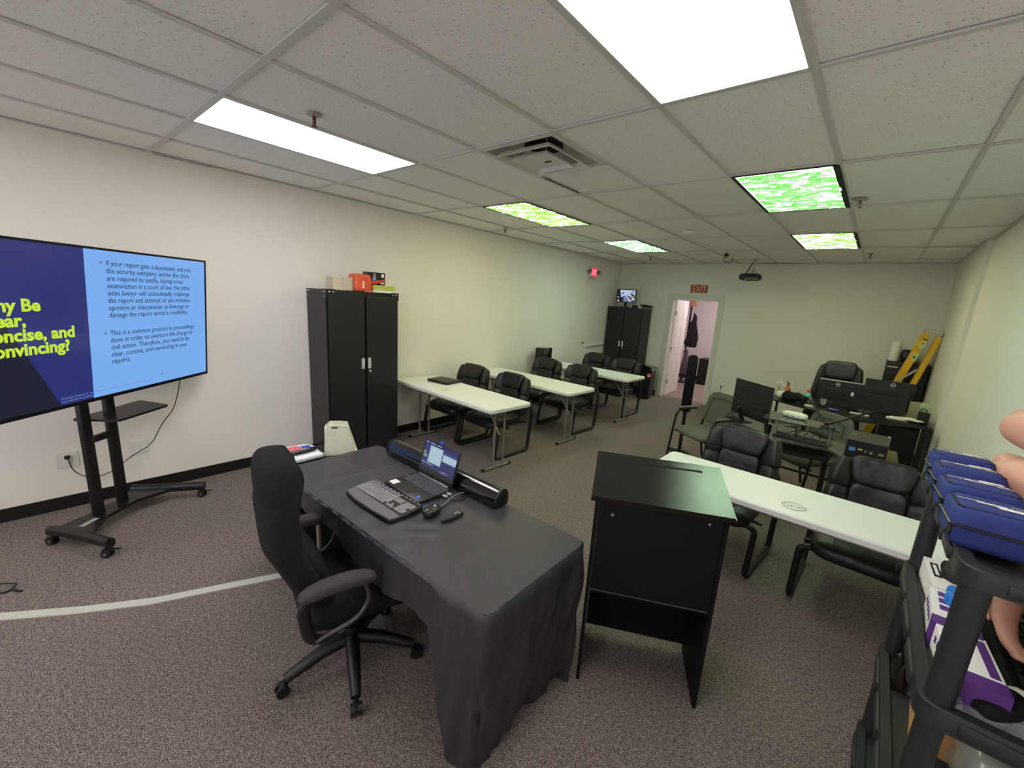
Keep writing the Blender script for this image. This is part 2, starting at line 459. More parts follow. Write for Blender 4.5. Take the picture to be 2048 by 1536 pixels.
b = MB(); b.box(((XL+XR)/2, (YF+YB)/2, H+0.17), (XR-XL+0.24, YB-YF+0.24, 0.03)); struct(b.build('ceiling_deck', DARK))
n = 1
def trim(b, m): 
    global n
    o = struct(b.build('trim_%d' % n, m)); n += 1; return o
for k in range(-2, 6):
    x = k*G; b = MB(); ye = YB
    b.box((x, (YF+ye)/2, H+0.001), (0.024, ye-YF, 0.008)); b.box((x, (YF+ye)/2, H+0.02), (0.003, ye-YF, 0.03)); trim(b, GRID)
for j in range(-3, 7):
    y = j*2*G; b = MB(); wd = 0.030 if j == 0 else 0.024
    xe = XR if y < YJ else XR2
    b.box(((XL+xe)/2, y, H+0.0005), (xe-XL, wd, 0.0075)); b.box(((XL+xe)/2, y, H+0.02), (xe-XL, 0.003, 0.03)); trim(b, GRID)
b = MB(); b.box((1.5*G, 3*G, H+0.0005), (G, 0.024, 0.0075)); trim(b, GRID)
for (c_, d_) in (((XL+0.012, (YF+YB)/2, H-0.001), (0.024, YB-YF, 0.006)), ((XR-0.012, (YF+YJ)/2, H-0.001), (0.024, YJ-YF, 0.006)),
                 ((XR2-0.012, (YJ+YB)/2, H-0.001), (0.024, YB-YJ, 0.006)), (((XL+XR2)/2, YB-0.012, H-0.001), (XR2-XL, 0.024, 0.006))):
    b = MB(); b.box(c_, d_); trim(b, GRID)
# tile edges that have slipped and show a dark gap
for (x0, y0, x1, y1) in ((-1.775, 0.03, -1.775, 0.40), (-1.24, 6.12, -1.72, 6.12), (0.95, 7.83, 1.62, 7.83), (2.95, 6.12, 3.45, 6.12), (0.64, 1.90, 0.64, 2.38)):
    b = MB(); b.box(((x0+x1)/2, (y0+y1)/2, H-0.0045), (max(abs(x1-x0), 0.012), max(abs(y1-y0), 0.012), 0.002)); trim(b, DARK)

# baseboards
BH = 0.10
b = MB(); b.box((XL+0.005, (YF+YB)/2, BH/2), (0.010, YB-YF, BH)); struct(b.build('baseboard_left', BASE))
b = MB(); b.box((XR-0.005, (YF+YJ)/2, BH/2), (0.010, YJ-YF, BH)); struct(b.build('baseboard_right', BASE))
b = MB(); b.box((XR2-0.005, (YJ+YB)/2, BH/2), (0.010, YB-YJ, BH)); struct(b.build('baseboard_right_far', BASE))
b = MB(); b.box(((XL+DX0-0.13)/2, YB-0.005, BH/2), (DX0-0.13-XL, 0.010, BH)); struct(b.build('baseboard_back_left', BASE))
b = MB(); b.box(((XR2+DX1+0.08)/2, YB-0.005, BH/2), (XR2-DX1-0.08, 0.010, BH)); struct(b.build('baseboard_back_right', BASE))

# door 1: casing, jambs and the white six-panel leaf standing open into the far room
b = MB()
b.box((DX0-0.06, YB-0.009, DH/2), (0.10, 0.018, DH)); b.box((DX1+0.05, YB-0.009, DH/2), (0.08, 0.018, DH))
b.box(((DX0+DX1)/2-0.01, YB-0.009, DH+0.05), (DX1-DX0+0.20, 0.018, 0.10))
trim(b, TRIMM)
b = MB()
b.box((DX0+0.01, YB+0.06, DH/2), (0.02, 0.125, DH)); b.box((DX1-0.01, YB+0.06, DH/2), (0.02, 0.125, DH)); b.box(((DX0+DX1)/2, YB+0.06, DH-0.01), (DX1-DX0, 0.125, 0.02))
trim(b, DOORW)
dr = bpy.data.objects.new('door_1', None); C.objects.link(dr); dr['kind'] = 'structure'
dr.location = (DX0+0.03, YB+0.13, 0.01); dr.rotation_euler = (0, 0, math.radians(93.5))
b = MB(); W_ = 0.84; DHH = DH-0.03; b.box((W_/2, 0, DHH/2), (W_, 0.035, DHH), bev=0.002)
for s_ in (-1, 1):
    for cx in (W_*0.27, W_*0.73):
        for (z0, z1) in ((0.22, 0.80), (1.0, 1.50), (1.60, 1.86)):
            P = [(cx-0.13, z0), (cx+0.13, z0), (cx+0.13, z1), (cx-0.13, z1)]
            b.box((cx, s_*0.0175, (z0+z1)/2), (0.27, 0.008, z1-z0+0.01), bev=0.003)
            b.box((cx, s_*0.0205, (z0+z1)/2), (0.20, 0.010, z1-z0-0.07), bev=0.004)
struct(b.build('leaf', DOORW, dr))
b = MB(); b.sphere((W_-0.07, -0.065, 0.95), 0.028); b.cyl((W_-0.07, -0.07, 0.95), (W_-0.07, 0.07, 0.95), 0.010); b.sphere((W_-0.07, 0.065, 0.95), 0.028); b.build('door_handle', CHROME, dr, 40)
for z in (0.3, 1.0, 1.75):
    b = MB(); b.box((-0.004, -0.02, z), (0.012, 0.03, 0.09)); b.cyl((-0.008, -0.02, z-0.045), (-0.008, -0.02, z+0.045), 0.007); b.build('hinge', ALU, dr)

# ------------------------------------------------------------------ lamps
def troffer(k, r, name, label, cover=None, group=None, half=False):
    x0, y0 = k*G, r*2*G
    t = thing(name, label, 'ceiling light', (x0+G/2, y0+G, H), 0, group)
    b = MB(); w2, l2 = G/2-0.012, G-0.012
    for (cx, cy, dx, dy) in ((-w2, 0, 0.014, 2*l2), (w2, 0, 0.014, 2*l2), (0, -l2, 2*w2, 0.014), (0, l2, 2*w2, 0.014)):
        b.box((cx, cy, 0.004), (dx+0.004, dy+0.004, 0.016), bev=0.002)
    b.box((0, 0, 0.10), (2*w2, 2*l2, 0.01))
    b.build('frame', GRID, t)
    b = MB(); b.box((0, 0, 0.012), (2*w2-0.01, 2*l2-0.01, 0.004)); b.build('diffuser', LAMPM, t)
    if cover:
        b = MB(); nx, ny = 16, 30; vs = []; fs = []; e = 0.0
        for j in range(ny+1):
            for i in range(nx+1):
                u, v = i/nx, j/ny
                z = -0.006-0.004*math.sin(u*PI)*math.sin(v*PI)-0.002*math.sin(9*v+4*u)
                wob = 0.006*math.sin(23*v+k)+0.005*math.sin(41*u)
                vs.append(((u-0.5)*2*(w2-0.018)+wob*(abs(u-0.5) > 0.49), (v-0.5)*2*(l2-0.018)+wob*(abs(v-0.5) > 0.49), z))
        for j in range(ny):
            for i in range(nx): a = j*(nx+1)+i; fs.append([a, a+1, a+nx+2, a+nx+1])
        b.faces(vs, fs); b.build('printed_cover', cover, t)
        b = MB()
        for (cx, cy, dx, dy) in ((-w2, 0, 0.022, 2*l2), (w2-0.006, 0, 0.034, 2*l2), (0, -l2, 2*w2, 0.022), (0, l2, 2*w2, 0.018)):
            b.box((cx, cy, -0.006), (dx, dy, 0.003))
        b.build('magnetic_edge', mat('cover_edge', (20, 34, 26), 0.7, var=0.5, vscale=30), t)
    return t
troffer(-1, 0, 'ceiling_light', 'bright plain white ceiling light above the wall with the large screen')
troffer(3, 0, 'ceiling_light', 'largest-looking bright plain white ceiling light at top right, above the lectern')
troffer(-1, -2, 'ceiling_light', 'plain white ceiling light behind the camera on the left side')
troffer(3, -2, 'ceiling_light', 'plain white ceiling light behind the camera on the right side')
troffer(-1, 2, 'ceiling_light', 'ceiling light with yellow-green leaf print cover beyond the air diffuser', leaf_mat('leaf_cover_a', (1.35, 1.0, 0.75), 1, LEAF))
troffer(3, 2, 'ceiling_light', 'large ceiling light with green leaf and branch print cover, nearest of the right pair', leaf_mat('leaf_cover_b', (0.85, 1.0, 0.95), 2, LEAF))
troffer(-1, 4, 'ceiling_light', 'far left ceiling light with pale mint leaf print cover near the red exit light', leaf_mat('leaf_cover_c', (0.90, 1.0, 1.15), 3, LEAF*0.9))
troffer(3, 4, 'ceiling_light', 'far right ceiling light with yellow-green leaf print cover near the back wall', leaf_mat('leaf_cover_d', (1.3, 1.0, 0.8), 4, LEAF))
t = thing('ceiling_light', 'ceiling light of the room beyond the doorway', 'ceiling light', (0.3, 9.3, H+0.02))
b = MB(); b.box((0, 0, 0), (G, 2*G, 0.03)); b.build('frame', GRID, t)
b = MB(); b.box((0, 0, -0.018), (G-0.03, 2*G-0.03, 0.004)); b.build('diffuser', emis('lamp_far_room', (255, 240, 244), 11), t)

# ------------------------------------------------------------------ air diffuser
t = thing('air_diffuser', 'square white stepped air supply diffuser in the ceiling', 'air vent', (1.5*G, 2.5*G, H))
VW = mat('diffuser_white', (214, 212, 204), 0.45, var=0.03)
def sqring(b, r0, z0, r1, z1, th=0.003):
    R = []
    for (r, z) in ((r0, z0), (r1, z1), (r1, z1-th), (r0, z0-th)):
        R.append([Vector((sx*r, sy*r, z)) for sx, sy in ((-1, -1), (1, -1), (1, 1), (-1, 1))])
    b.rings(R, closed=True)
b = MB(); hw = G/2-0.013
sqring(b, hw, 0.002, hw-0.025, -0.002); sqring(b, hw-0.025, -0.002, hw-0.03, 0.085); b.build('neck_frame', VW, t, label='outer square frame and sloping plenum')
b = MB()
R = []
for j in range(32):
    pass
pl = [(hw-0.03)*x for x in (-1, 1)]
b2 = []
nn = 32
inner = [Vector((0.125*math.cos(2*PI*j/nn), 0.125*math.sin(2*PI*j/nn), 0.085)) for j in range(nn)]
outer = []
for j in range(nn):
    a = 2*PI*j/nn; c_, s_ = math.cos(a), math.sin(a); m_ = max(abs(c_), abs(s_)); outer.append(Vector(((hw-0.03)*c_/m_, (hw-0.03)*s_/m_, 0.085)))
b.rings([outer, inner], cap=False); b.build('back_plate', VW, t)
b = MB(); b.cyl((0, 0, 0.06), (0, 0, 0.14), 0.127, n=32, cap=False); b.cyl((0, 0, 0.139), (0, 0, 0.14), 0.136, n=32); b.build('duct_collar', mat('duct_dark', (46, 40, 46), 0.6), t)
b = MB(); sqring(b, hw-0.068, -0.034, hw-0.100, 0.000); sqring(b, hw-0.056, -0.036, hw-0.068, -0.034); b.build('louver', VW, t)
b = MB(); sqring(b, hw-0.140, -0.040, hw-0.160, -0.020); b.box((0, 0, -0.021), (2*(hw-0.158), 2*(hw-0.158), 0.003)); b.box((0.02, 0.03, -0.024), (0.05, 0.012, 0.006), DARK); b.build('center_panel', VW, t)
b = MB()
for sx, sy in ((-1, 1), (1, 1), (1, -1), (-1, -1)): b.cyl((sx*0.10, sy*0.10, -0.02), (sx*0.10, sy*0.10, 0.085), 0.003, n=6)
b.build('hanger_rod', ALU, t)

# sprinklers, smoke detector, hook
def sprinkler(name, label, x, y, r=0.04, flush=False, group=None):
    t = thing(name, label, 'sprinkler', (x, y, H-0.003), 0, group)
    b = MB(); b.lathe([(0.001, 0.002), (r, 0.0), (r*0.9, -0.007), (r*0.35, -0.010), (0.001, -0.010)]); b.build('escutcheon', mat('sprinkler_grey', (170, 162, 154), 0.35, metal=0.2), t, 40)
    b = MB(); b.cyl((0, 0, -0.01), (0, 0, -0.028), 0.009)
    for s_ in (-1, 1): b.tube([(s_*0.006, 0, -0.026), (s_*0.016, 0, -0.036), (s_*0.012, 0, -0.05), (0, 0, -0.058)], 0.003, n=6)
    b.cyl((0, 0, -0.026), (0, 0, -0.056), 0.003)
    b.cyl((0, 0, -0.058), (0, 0, -0.061), 0.016, n=14)
    b.build('head', mat('sprinkler_bronze', (100, 62, 56), 0.4, metal=0.5), t, 40)
    return t
sprinkler('sprinkler_head', 'sprinkler head with bronze deflector between the left white ceiling light and the air vent', 0.206, 0.378)
sprinkler('sprinkler_head', 'sprinkler head right of the large green-covered ceiling light', 2.507, 3.409, 0.05)
sprinkler('sprinkler_head', 'sprinkler head at far right near the back wall', 2.524, 6.647)
sprinkler('sprinkler_head', 'sprinkler head above the left wall beside the yellow-green ceiling light', -1.252, 3.503)
sprinkler('sprinkler_head', 'sprinkler head behind the mint-covered ceiling light in the far left corner', -0.617, 6.708)
t = thing('smoke_detector', 'small round white smoke detector on the ceiling', 'smoke detector', (0.868, 4.383, H))
b = MB(); b.lathe([(0.001, -0.002), (0.062, -0.002), (0.062, -0.014), (0.05, -0.034), (0.02, -0.04), (0.001, -0.04)]); b.build('cover', WPLAST, t, 40)
b = MB(); b.box((0.0, 0.052, -0.016), (0.07, 0.02, 0.006)); b.build('slot', DARK, t)
t = thing('ceiling_cable', 'black plug with a loop of cable hanging from the ceiling near the projector', 'cable', (0.775, 6.45, H))
b = MB(); b.box((-0.03, 0, -0.02), (0.05, 0.04, 0.045), bev=0.005); b.build('plug', BLKP, t)
b = MB(); b.tube([(-0.02+0.07*math.sin(a)*1.0+0.03, 0.0, -0.085+0.05*math.cos(a)) for a in [i*0.32 for i in range(3, 21)]], 0.006); b.build('loop', BLKP, t, 60)

# ------------------------------------------------------------------ sockets and plates
def outlet(name, label, loc, rz, plug=False, wd=0.075, ht=0.118, blank=False, cat='outlet'):
    t = thing(name, label, cat, loc, rz)
    b = MB(); b.box((0, -0.003, 0), (wd, 0.006, ht), bev=0.002); b.build('plate', WPLAST, t)
    if not blank:
        for z in (-0.026, 0.026):
            b = MB(); b.box((0, -0.007, z), (0.034, 0.004, 0.03), bev=0.002); 
            for x in (-0.007, 0.007): b.box((x, -0.0095, z+0.003), (0.0025, 0.002, 0.009), INK)
            b.build('receptacle', WPLAST, t)
    if plug:
        b = MB(); b.box((0, -0.022, 0.026), (0.03, 0.03, 0.026), bev=0.005); b.build('plug', BLKP, t)
    return t
LW = -PI/2*-1     # faces +x on the left wall
outlet('wall_outlet', 'white duplex outlet with a black plug behind the screen stand', (XL, -0.688, 0.388), PI/2, plug=True, wd=0.12, ht=0.12)
outlet('wall_plate', 'blank square white wall plate right of the screen stand', (XL, -0.278, 0.397), PI/2, blank=True, wd=0.115, ht=0.118, cat='wall plate')
outlet('wall_outlet', 'white outlet with black plug left of the far black cabinet', (XL, 6.50, 1.02), PI/2, plug=True, wd=0.16)
outlet('light_switch', 'slim white switch plate on the right wall near the step in the wall', (XR, 5.71, 1.198), -PI/2, cat='light switch')
t = outlet('wall_outlet', 'white outlet with a black plug on the back wall right of the door', (0.65, YB, 0.40), 0, plug=True)
b = MB(); b.tube(rndpath([(0.65, YB-0.03, 0.42), (0.65, YB-0.05, 0.36), (0.63, YB-0.04, 0.2), (0.62, YB-0.04, 0.012)], 0.05), 0.004); reparent(b.build('power_cord', BLKP, None, 60), t)
t = thing('wall_cable_cover', 'white conduit and thin cable running along the left wall to the far cabinet', 'cable cover', (XL, 6.6, 1.0))
b = MB(); b.cyl((0.02, 0.02, -0.035), (0.02, 0.74, 0.0), 0.019); b.build('conduit', WPLAST, t, 40)
b = MB(); b.tube([(0.006, 0.0, 0.08), (0.006, 0.2, 0.06), (0.006, 0.5, 0.05), (0.006, 0.74, 0.07)], 0.003, n=6); b.build('cable', WPLAST, t)

# ------------------------------------------------------------------ exit signs
t = thing('exit_sign', 'flat red EXIT sign with pale letters above the doorway', 'exit sign', (-0.058, YB, 2.258))
b = MB(); b.box((0, -0.003, 0), (0.325, 0.005, 0.15)); b.build('plate', REDS, t)
text('EXIT', 0.165, mat('exit_letters', (232, 176, 150), 0.5), 'letters', t, basis((-0.132, -0.0062, -0.058), (1, 0, 0), (0, 0, 1)), bold=0.002, sx=0.80)
t = thing('emergency_exit_light', 'lit red exit light with two small lamp heads high on the left wall', 'exit sign', (XL, 6.62, 2.44), PI/2)
b = MB(); b.box((0, -0.025, 0), (0.24, 0.05, 0.19), bev=0.006); b.box((0, -0.035, -0.11), (0.2, 0.04, 0.02)); b.build('housing', mat('sign_housing', (210, 186, 180), 0.5), t)
b = MB(); b.box((0, -0.0515, 0), (0.20, 0.004, 0.155)); b.build('lit_face', emis('exit_glow', (255, 52, 88), 1.3), t)
text('EXIT', 0.13, emis('exit_glow_letters', (255, 150, 170), 1.5), 'letters', t, basis((-0.088, -0.055, -0.045), (1, 0, 0), (0, 0, 1)), bold=0.002, sx=0.68)
for s_ in (-1, 1):
    b = MB(); b.cyl((s_*0.125, -0.03, 0.01), (s_*0.16, -0.045, 0.01), 0.012); b.cyl((s_*0.165, -0.03, 0.01), (s_*0.165, -0.085, 0.01), 0.036, r2=0.042); b.build('lamp_head', mat('lamp_head', (120, 118, 100), 0.4), t, 40)

exec_marker = None
# ================================================================== SCREEN ON A WHEELED STAND
AS = math.atan2(0.74, -0.67)
f_ = Vector((0.7413, 0.6712, 0)); s_v = Vector((-0.6712, 0.7413, 0))
def SP(s, f, z): return s_v*s+f_*f+Vector((0, 0, z))
OS, OF = 0.500, -1.333
t = thing('screen_stand', 'black wheeled floor stand with two columns and a small shelf', 'stand', SP(OS, OF, 0), AS)
# local: X to the right as seen from the front, -Y is the front
def lc(s, f, z): return (s-OS, -(f-OF), z)
for s_ in (-0.095, 0.095):
    b = MB(); b.box((s_, 0, 0.76), (0.068, 0.045, 1.36), bev=0.014, seg=3); b.build('column', BLKT, t, 40)
b = MB(); b.box((0, 0, 0.66), (0.14, 0.03, 0.045)); b.build('crossbar', BLKT, t)
b = MB(); b.box((0, 0, 1.30), (0.62, 0.03, 0.07)); b.box((0, 0, 1.65), (0.62, 0.03, 0.07))
for s_ in (-0.25, 0.25): b.box((s_, -0.07, 1.47), (0.05, 0.07, 0.5))
b.build('screen_bracket', BLKT, t)
P = rnd([(-0.04-0.02, 0.09), (-0.075, -0.08), (0.06, -0.215), (0.40, -0.215), (0.45, -0.06), (0.40, 0.09)], 0.02)
P = rnd([(-0.08, 0.095), (0.47, 0.095), (0.39, -0.19), (-0.05, -0.19)], 0.02)
b = MB(); b.prism(P, 0.795, 0.811); b.build('shelf', mat('black_shelf', (20, 18, 19), 0.3), t)
b = MB()
# base plate and two side legs that bow together in the middle
L1 = [lc(0.07+0.30, -1.445-0.0, 0.095)]
def leg(fs, ss): return [(x, y, 0.105) for x, y in zip(ss, fs)]
yl = [-0.375, -0.25, -0.1, 0.02, 0.115]
xl = [-0.43, -0.395, -0.35, -0.325, -0.315]
for sg in (-1, 1):
    q = MB(); q.tube([(sg*-x if sg > 0 else x, y, 0.10) for x, y in zip(xl, yl)], 0.036, n=14, sy=0.8); q.build('side_leg', BLKT, t, 50)
b = MB(); b.prism([(-0.38, -0.20), (-0.30, 0.10), (-0.12, 0.06), (0.12, 0.06), (0.30, 0.10), (0.38, -0.20), (0.12, -0.075), (-0.12, -0.075)], 0.085, 0.11); b.build('base_plate', BLKT, t)
b = MB(); b.box((-0.215, -0.045, 0.1107), (0.115, 0.035, 0.001)); b.build('sticker', mat('grey_sticker', (150, 152, 146), 0.5), t)
for x, y in ((-0.43, -0.36), (0.43, -0.36), (-0.315, 0.10), (0.315, 0.10)):
    b = MB(); b.cyl((x, y, 0.055), (x, y, 0.085), 0.010); b.box((x, y+0.01, 0.052), (0.034, 0.05, 0.012), bev=0.004); b.box((x+0.025, y-0.03, 0.045), (0.012, 0.04, 0.006))
    for q in (-0.013, 0.013): b.cyl((x+q-0.008, y+0.012, 0.028), (x+q+0.008, y+0.012, 0.028), 0.027, n=18)
    c_ = b.build('caster', BLKP, t, 40)
    b = MB(); b.cyl((x-0.023, y+0.012, 0.028), (x+0.023, y+0.012, 0.028), 0.010); b.build('hub_cap', CHROME, c_, 40)

TW, TZ0, TZ1 = 1.69, 1.000, 1.962
TC = SP(0.425, OF+0.25, 0)
t = thing('television', 'large wall-height flat screen showing a blue and navy text slide', 'television', (TC.x, TC.y, TZ0), AS)
t.rotation_euler = (math.radians(4.3), 0, AS)
TH_ = TZ1-TZ0
b = MB(); b.box((0, 0.03, TH_/2), (TW, 0.035, TH_), bev=0.004); b.box((0, 0.06, TH_*0.42), (TW*0.7, 0.05, TH_*0.55), bev=0.01); b.build('housing', mat('tv_housing', (16, 16, 20), 0.35), t)
b = MB()
for (cx, cz, dx, dz) in ((0, 0.011, TW, 0.022), (0, TH_-0.007, TW, 0.014), (-TW/2+0.006, TH_/2, 0.012, TH_), (TW/2-0.006, TH_/2, 0.012, TH_)):
    b.box((cx, 0.008, cz), (dx, 0.016, dz))
b.build('bezel', mat('tv_bezel', (14, 14, 18), 0.25), t)
sx0, sx1, sz0, sz1 = -TW/2+0.012, TW/2-0.012, 0.022, TH_-0.014
seam = -0.180
NAVY = emis('slide_navy', (34, 44, 120), 0.95); LBLUE = emis('slide_light_blue', (128, 184, 255), 0.95)
NAVD = emis('slide_dark', (14, 16, 52), 0.9)
INKB = emis('slide_ink', (22, 34, 96), 0.6); YG = emis('slide_yellow_green', (208, 244, 52), 0.95); FOOT = emis('slide_footer', (120, 150, 220), 0.9)
b = MB()
b.quad((sx0, 0.006, sz0), (seam, 0.006, sz0), (seam, 0.006, sz1), (sx0, 0.006, sz1), NAVY)
b.quad((seam, 0.006, sz0), (sx1, 0.006, sz0), (sx1, 0.006, sz1), (seam, 0.006, sz1), LBLUE)
b.faces([(sx0, 0.0055, sz0), (seam-0.20, 0.0055, sz0), (seam-0.50, 0.0055, sz0+0.62), (sx0, 0.0055, sz1-0.1)], [[0, 1, 2, 3]], NAVD)
sc_ = b.build('display', None, t)
text('Why Be\nClear,\nConcise, and\nConvincing?', 0.092, YG, 'slide_title', sc_, basis((sx0+0.085, 0.004, 0.585), (1, 0, 0), (0, 0, 1)), bold=0.0032, spacing=0.86, ext=0.0002)
body1 = 'If your report gets subpoenaed, and you,\nthe security company, and/or the client\nare required to testify, during cross\nexamination in a court of law, the other\nsides lawyer will undoubtedly challenge\nthe report and attempt to use mistakes,\nopinions or inaccuracies as leverage to\ndamage the report writer\'s credibility.'
body2 = 'This is a common practice in proceedings\ndone in order to overturn the charge or\ncivil action. Therefore, you need to be\nclear, concise, and convincing in your\nreports.'
text(body1, 0.0470, INKB, 'slide_body', sc_, basis((seam+0.137, 0.004, 0.858), (1, 0, 0), (0, 0, 1)), spacing=1.0, ext=0.0002, sx=0.94)
text(body2, 0.0470, INKB, 'slide_body', sc_, basis((seam+0.137, 0.004, 0.412), (1, 0, 0), (0, 0, 1)), spacing=1.0, ext=0.0002, sx=0.94)
for z in (0.874, 0.428):
    b = MB(); b.box((seam+0.105, 0.004, z), (0.009, 0.0005, 0.009)); b.build('bullet_point', INKB, sc_)
text('5', 0.03, INKB, 'slide_number', sc_, basis((seam+0.53, 0.004, 0.075), (1, 0, 0), (0, 0, 1)), ext=0.0002)
text('Property of Steward . Any distribution without prior written consent of the owner\nreproduction is prohibited', 0.019, FOOT, 'slide_footer', sc_, basis((seam-0.20, 0.004, 0.055), (1, 0, 0), (0, 0, 1)), ext=0.0002)
# power cord of the screen
P = [TC+SP(0.65, 0.03, 1.01), SP(1.06, OF+0.1, 0.95), SP(1.03, OF+0.08, 0.78), SP(0.92, OF-0.02, 0.56)]
P = [(-1.62, 0.02, 1.02), (-1.66, 0.0, 0.86), (-1.69, -0.04, 0.70), (-1.70, -0.12, 0.60), (-1.72, -0.20, 0.42), (-1.73, -0.34, 0.34), (-1.74, -0.45, 0.24), (-1.745, -0.55, 0.215), (-1.75, -0.62, 0.24), (-1.753, -0.67, 0.30), (-1.756, -0.686, 0.405)]
b = MB(); b.tube(rndpath(P, 0.06, 4), 0.0035, n=8); reparent(b.build('power_cord', BLKP, None, 60), t)

# ------------------------------------------------------------------ strip on the floor, wire hook
b = MB()
path = [(0.36, 0.42), (0.186, 0.10), (0.05, -0.21), (-0.078, -0.505), (-0.25, -0.77), (-0.447, -1.03), (-0.75, -1.38), (-1.1, -1.75)]
wv = 0.028; L = []; R_ = []
for i, p in enumerate(path):
    a = Vector(path[max(0, i-1)]); c_ = Vector(path[min(len(path)-1, i+1)]); d = (c_-a).normalized(); nrm = Vector((-d.y, d.x))
    p = Vector(p); L.append(p+nrm*wv); R_.append(p-nrm*wv)
zb = 0.006
for i in range(len(path)-1):
    b.prism([(R_[i].x, R_[i].y), (R_[i+1].x, R_[i+1].y), (L[i+1].x, L[i+1].y), (L[i].x, L[i].y)], 0.0, zb)
bmesh.ops.remove_doubles(b.bm, verts=b.bm.verts, dist=0.0005)
tag(b.build('floor_cable_strip', TAPE), 'flat pale grey cable strip lying across the carpet', 'cable strip')
b = MB(); b.tube(rndpath([(-0.80, -1.16, 0.008), (-0.70, -1.03, 0.008), (-0.745, -0.985, 0.02), (-0.86, -1.12, 0.02)], 0.02), 0.005); b.tube([(-0.715, -1.01, 0.01), (-0.66, -0.975, 0.008)], 0.006)
tag(b.build('wire_stand', BLKT, None, 60), 'end of a black bent-wire stand on the carpet at left edge', 'wire stand')

# ================================================================== STEEL CABINETS
def cabinet(name, label, loc, rz, wd=0.80, dp=0.43, ht=1.79):
    t = thing(name, label, 'cabinet', loc, rz)
    z0 = 0.05
    b = MB(); b.box((0, dp/2+0.01, (ht+z0)/2), (wd, dp-0.02, ht-z0), bev=0.004); b.build('body', BLKM, t)
    for s in (-1, 1):
        x0 = s*(wd/4-0.001)
        b = MB(); b.box((x0, 0.001, z0+0.03+(ht-z0-0.075)/2), (wd/2-0.028, 0.02, ht-z0-0.085), bev=0.003); d = b.build('door', BLKM, t)
        b = MB(); b.box((s*0.036, -0.014, 1.045), (0.036, 0.010, 0.115), bev=0.004); b.box((s*0.036, -0.018, 1.045), (0.020, 0.008, 0.085), bev=0.004); b.build('handle', mat('handle_silver', (206, 206, 206), 0.3, metal=0.3), d)
        if s > 0:
            b = MB(); b.cyl((0.04, -0.008, 0.96), (0.04, -0.02, 0.96), 0.013); b.build('lock', CHROME, d)
    for s in (-1, 1):
        for (dx, dz) in ((0.03, 0.02), (0.07, 0.02), (0.03, 0.065)):
            b = MB(); b.sphere((s*(wd/2-dx), -0.002, ht-dz), 0.009, sc=(1, 0.6, 1), n=10); 
            b.sphere((s*wd/2, 0.0+dx*0.9, ht-dz), 0.009, sc=(0.6, 1, 1), n=10); b.sphere((s*wd/2, dp-dx*0.9, ht-dz), 0.009, sc=(0.6, 1, 1), n=10)
            b.build('rivet', CHROME, t, 60)
        b = MB(); b.box((s*(wd/2+0.0008), 0.05, ht-0.035), (0.002, 0.09, 0.08)); b.box((s*(wd/2-0.045), -0.0005, ht-0.03), (0.09, 0.002, 0.07)); b.build('corner_bracket', BLKP, t)
        for y in (0.03, dp-0.03):
            b = MB(); b.cyl((s*(wd/2-0.02), y, 0.0), (s*(wd/2-0.02), y, z0+0.002), 0.022); b.build('foot', BLKP, t, 40)
    return t
CAB1Y = 1.532
cabinet('storage_cabinet', 'tall black steel two-door cabinet against the left wall, with boxes on top', (-1.335, CAB1Y, 0), PI/2)
cabinet('storage_cabinet', 'tall black steel two-door cabinet in the far left corner, with a small monitor on top', (-1.345, 7.36, 0), 0, ht=1.81)
for (x, y, z, q, nm) in ((-1.36, 1.99, 0.075, 0.05, 'right'), (-1.62, 1.075, 0.13, 0.05, 'left')):
    b = MB(); b.cyl((x-0.03, y-0.02, 0.021), (x+0.03, y+0.01, 0.021), 0.02); b.cyl((x+0.03, y+0.01, 0.021), (x+0.045, y+0.018, 0.021), 0.012)
    tag(b.build('door_stop', WPLAST, None, 40), 'small white roller lying on the floor at the %s foot of the near black cabinet' % nm, 'door stop')

# on top of cabinet 1 (top at 1.79): paper packs, bag, boxes
ZC = 1.79
k_ = 0
for i in range(2):
    for j in range(5):
        b = MB(); hh = 0.024; y = 1.265+i*0.10; z = ZC+0.013+j*0.0255
        b.box((-1.44+random.uniform(-.003, .003), y+random.uniform(-.002, .002), z), (0.15, 0.094, hh), CREAM, bev=0.002)
        b.box((-1.364, y, z), (0.001, 0.088, 0.002), mat('band_brown', (150, 120, 80), 0.8))
        o = b.build('paper_pad', None)
        tag(o, '%s cream paper pad of the %s wrapped stack on the near cabinet' % (('lowest', 'second', 'middle', 'fourth', 'topmost')[j], 'left' if i == 0 else 'right'), 'paper pad', 'cream pads stacked on the near cabinet')
b = MB(); b.box((-1.44, 1.315, ZC+0.072), (0.175, 0.215, 0.140), bev=0.01)
tag(b.build('plastic_wrap', PLASTC), 'clear plastic wrapping around the cream pads on the near cabinet', 'plastic wrap')
def sack(v): 
    return (v.x*(1-0.10*(v.z > 0)*abs(v.z)*8)+0.004*math.sin(v.y*90), v.y*(1+0.05*math.sin(v.z*60)), v.z)
t = thing('red_bag', 'crinkled red-orange net bag on the near cabinet', 'bag', (-1.42, 1.525, ZC))
b = MB(); b.superbox((0, 0, 0.088), (0.16, 0.19, 0.178), e=0.3, n=14, fn=sack); b.build('sack', ORNG, t, 60)
b = MB(); b.box((0.081, -0.005, 0.07), (0.002, 0.024, 0.07)); b.build('tag', mat('pale_tag', (236, 190, 170), 0.6), t)
t = thing('file_box', 'yellow-green box carton stack with white bottom on the near cabinet', 'box', (-1.42, 1.765, ZC))
for j in range(3):
    b = MB(); b.box((0, 0, 0.012+j*0.0255), (0.17, 0.255, 0.024), bev=0.002); b.build('layer', GREENP if j else WPAPER, t)
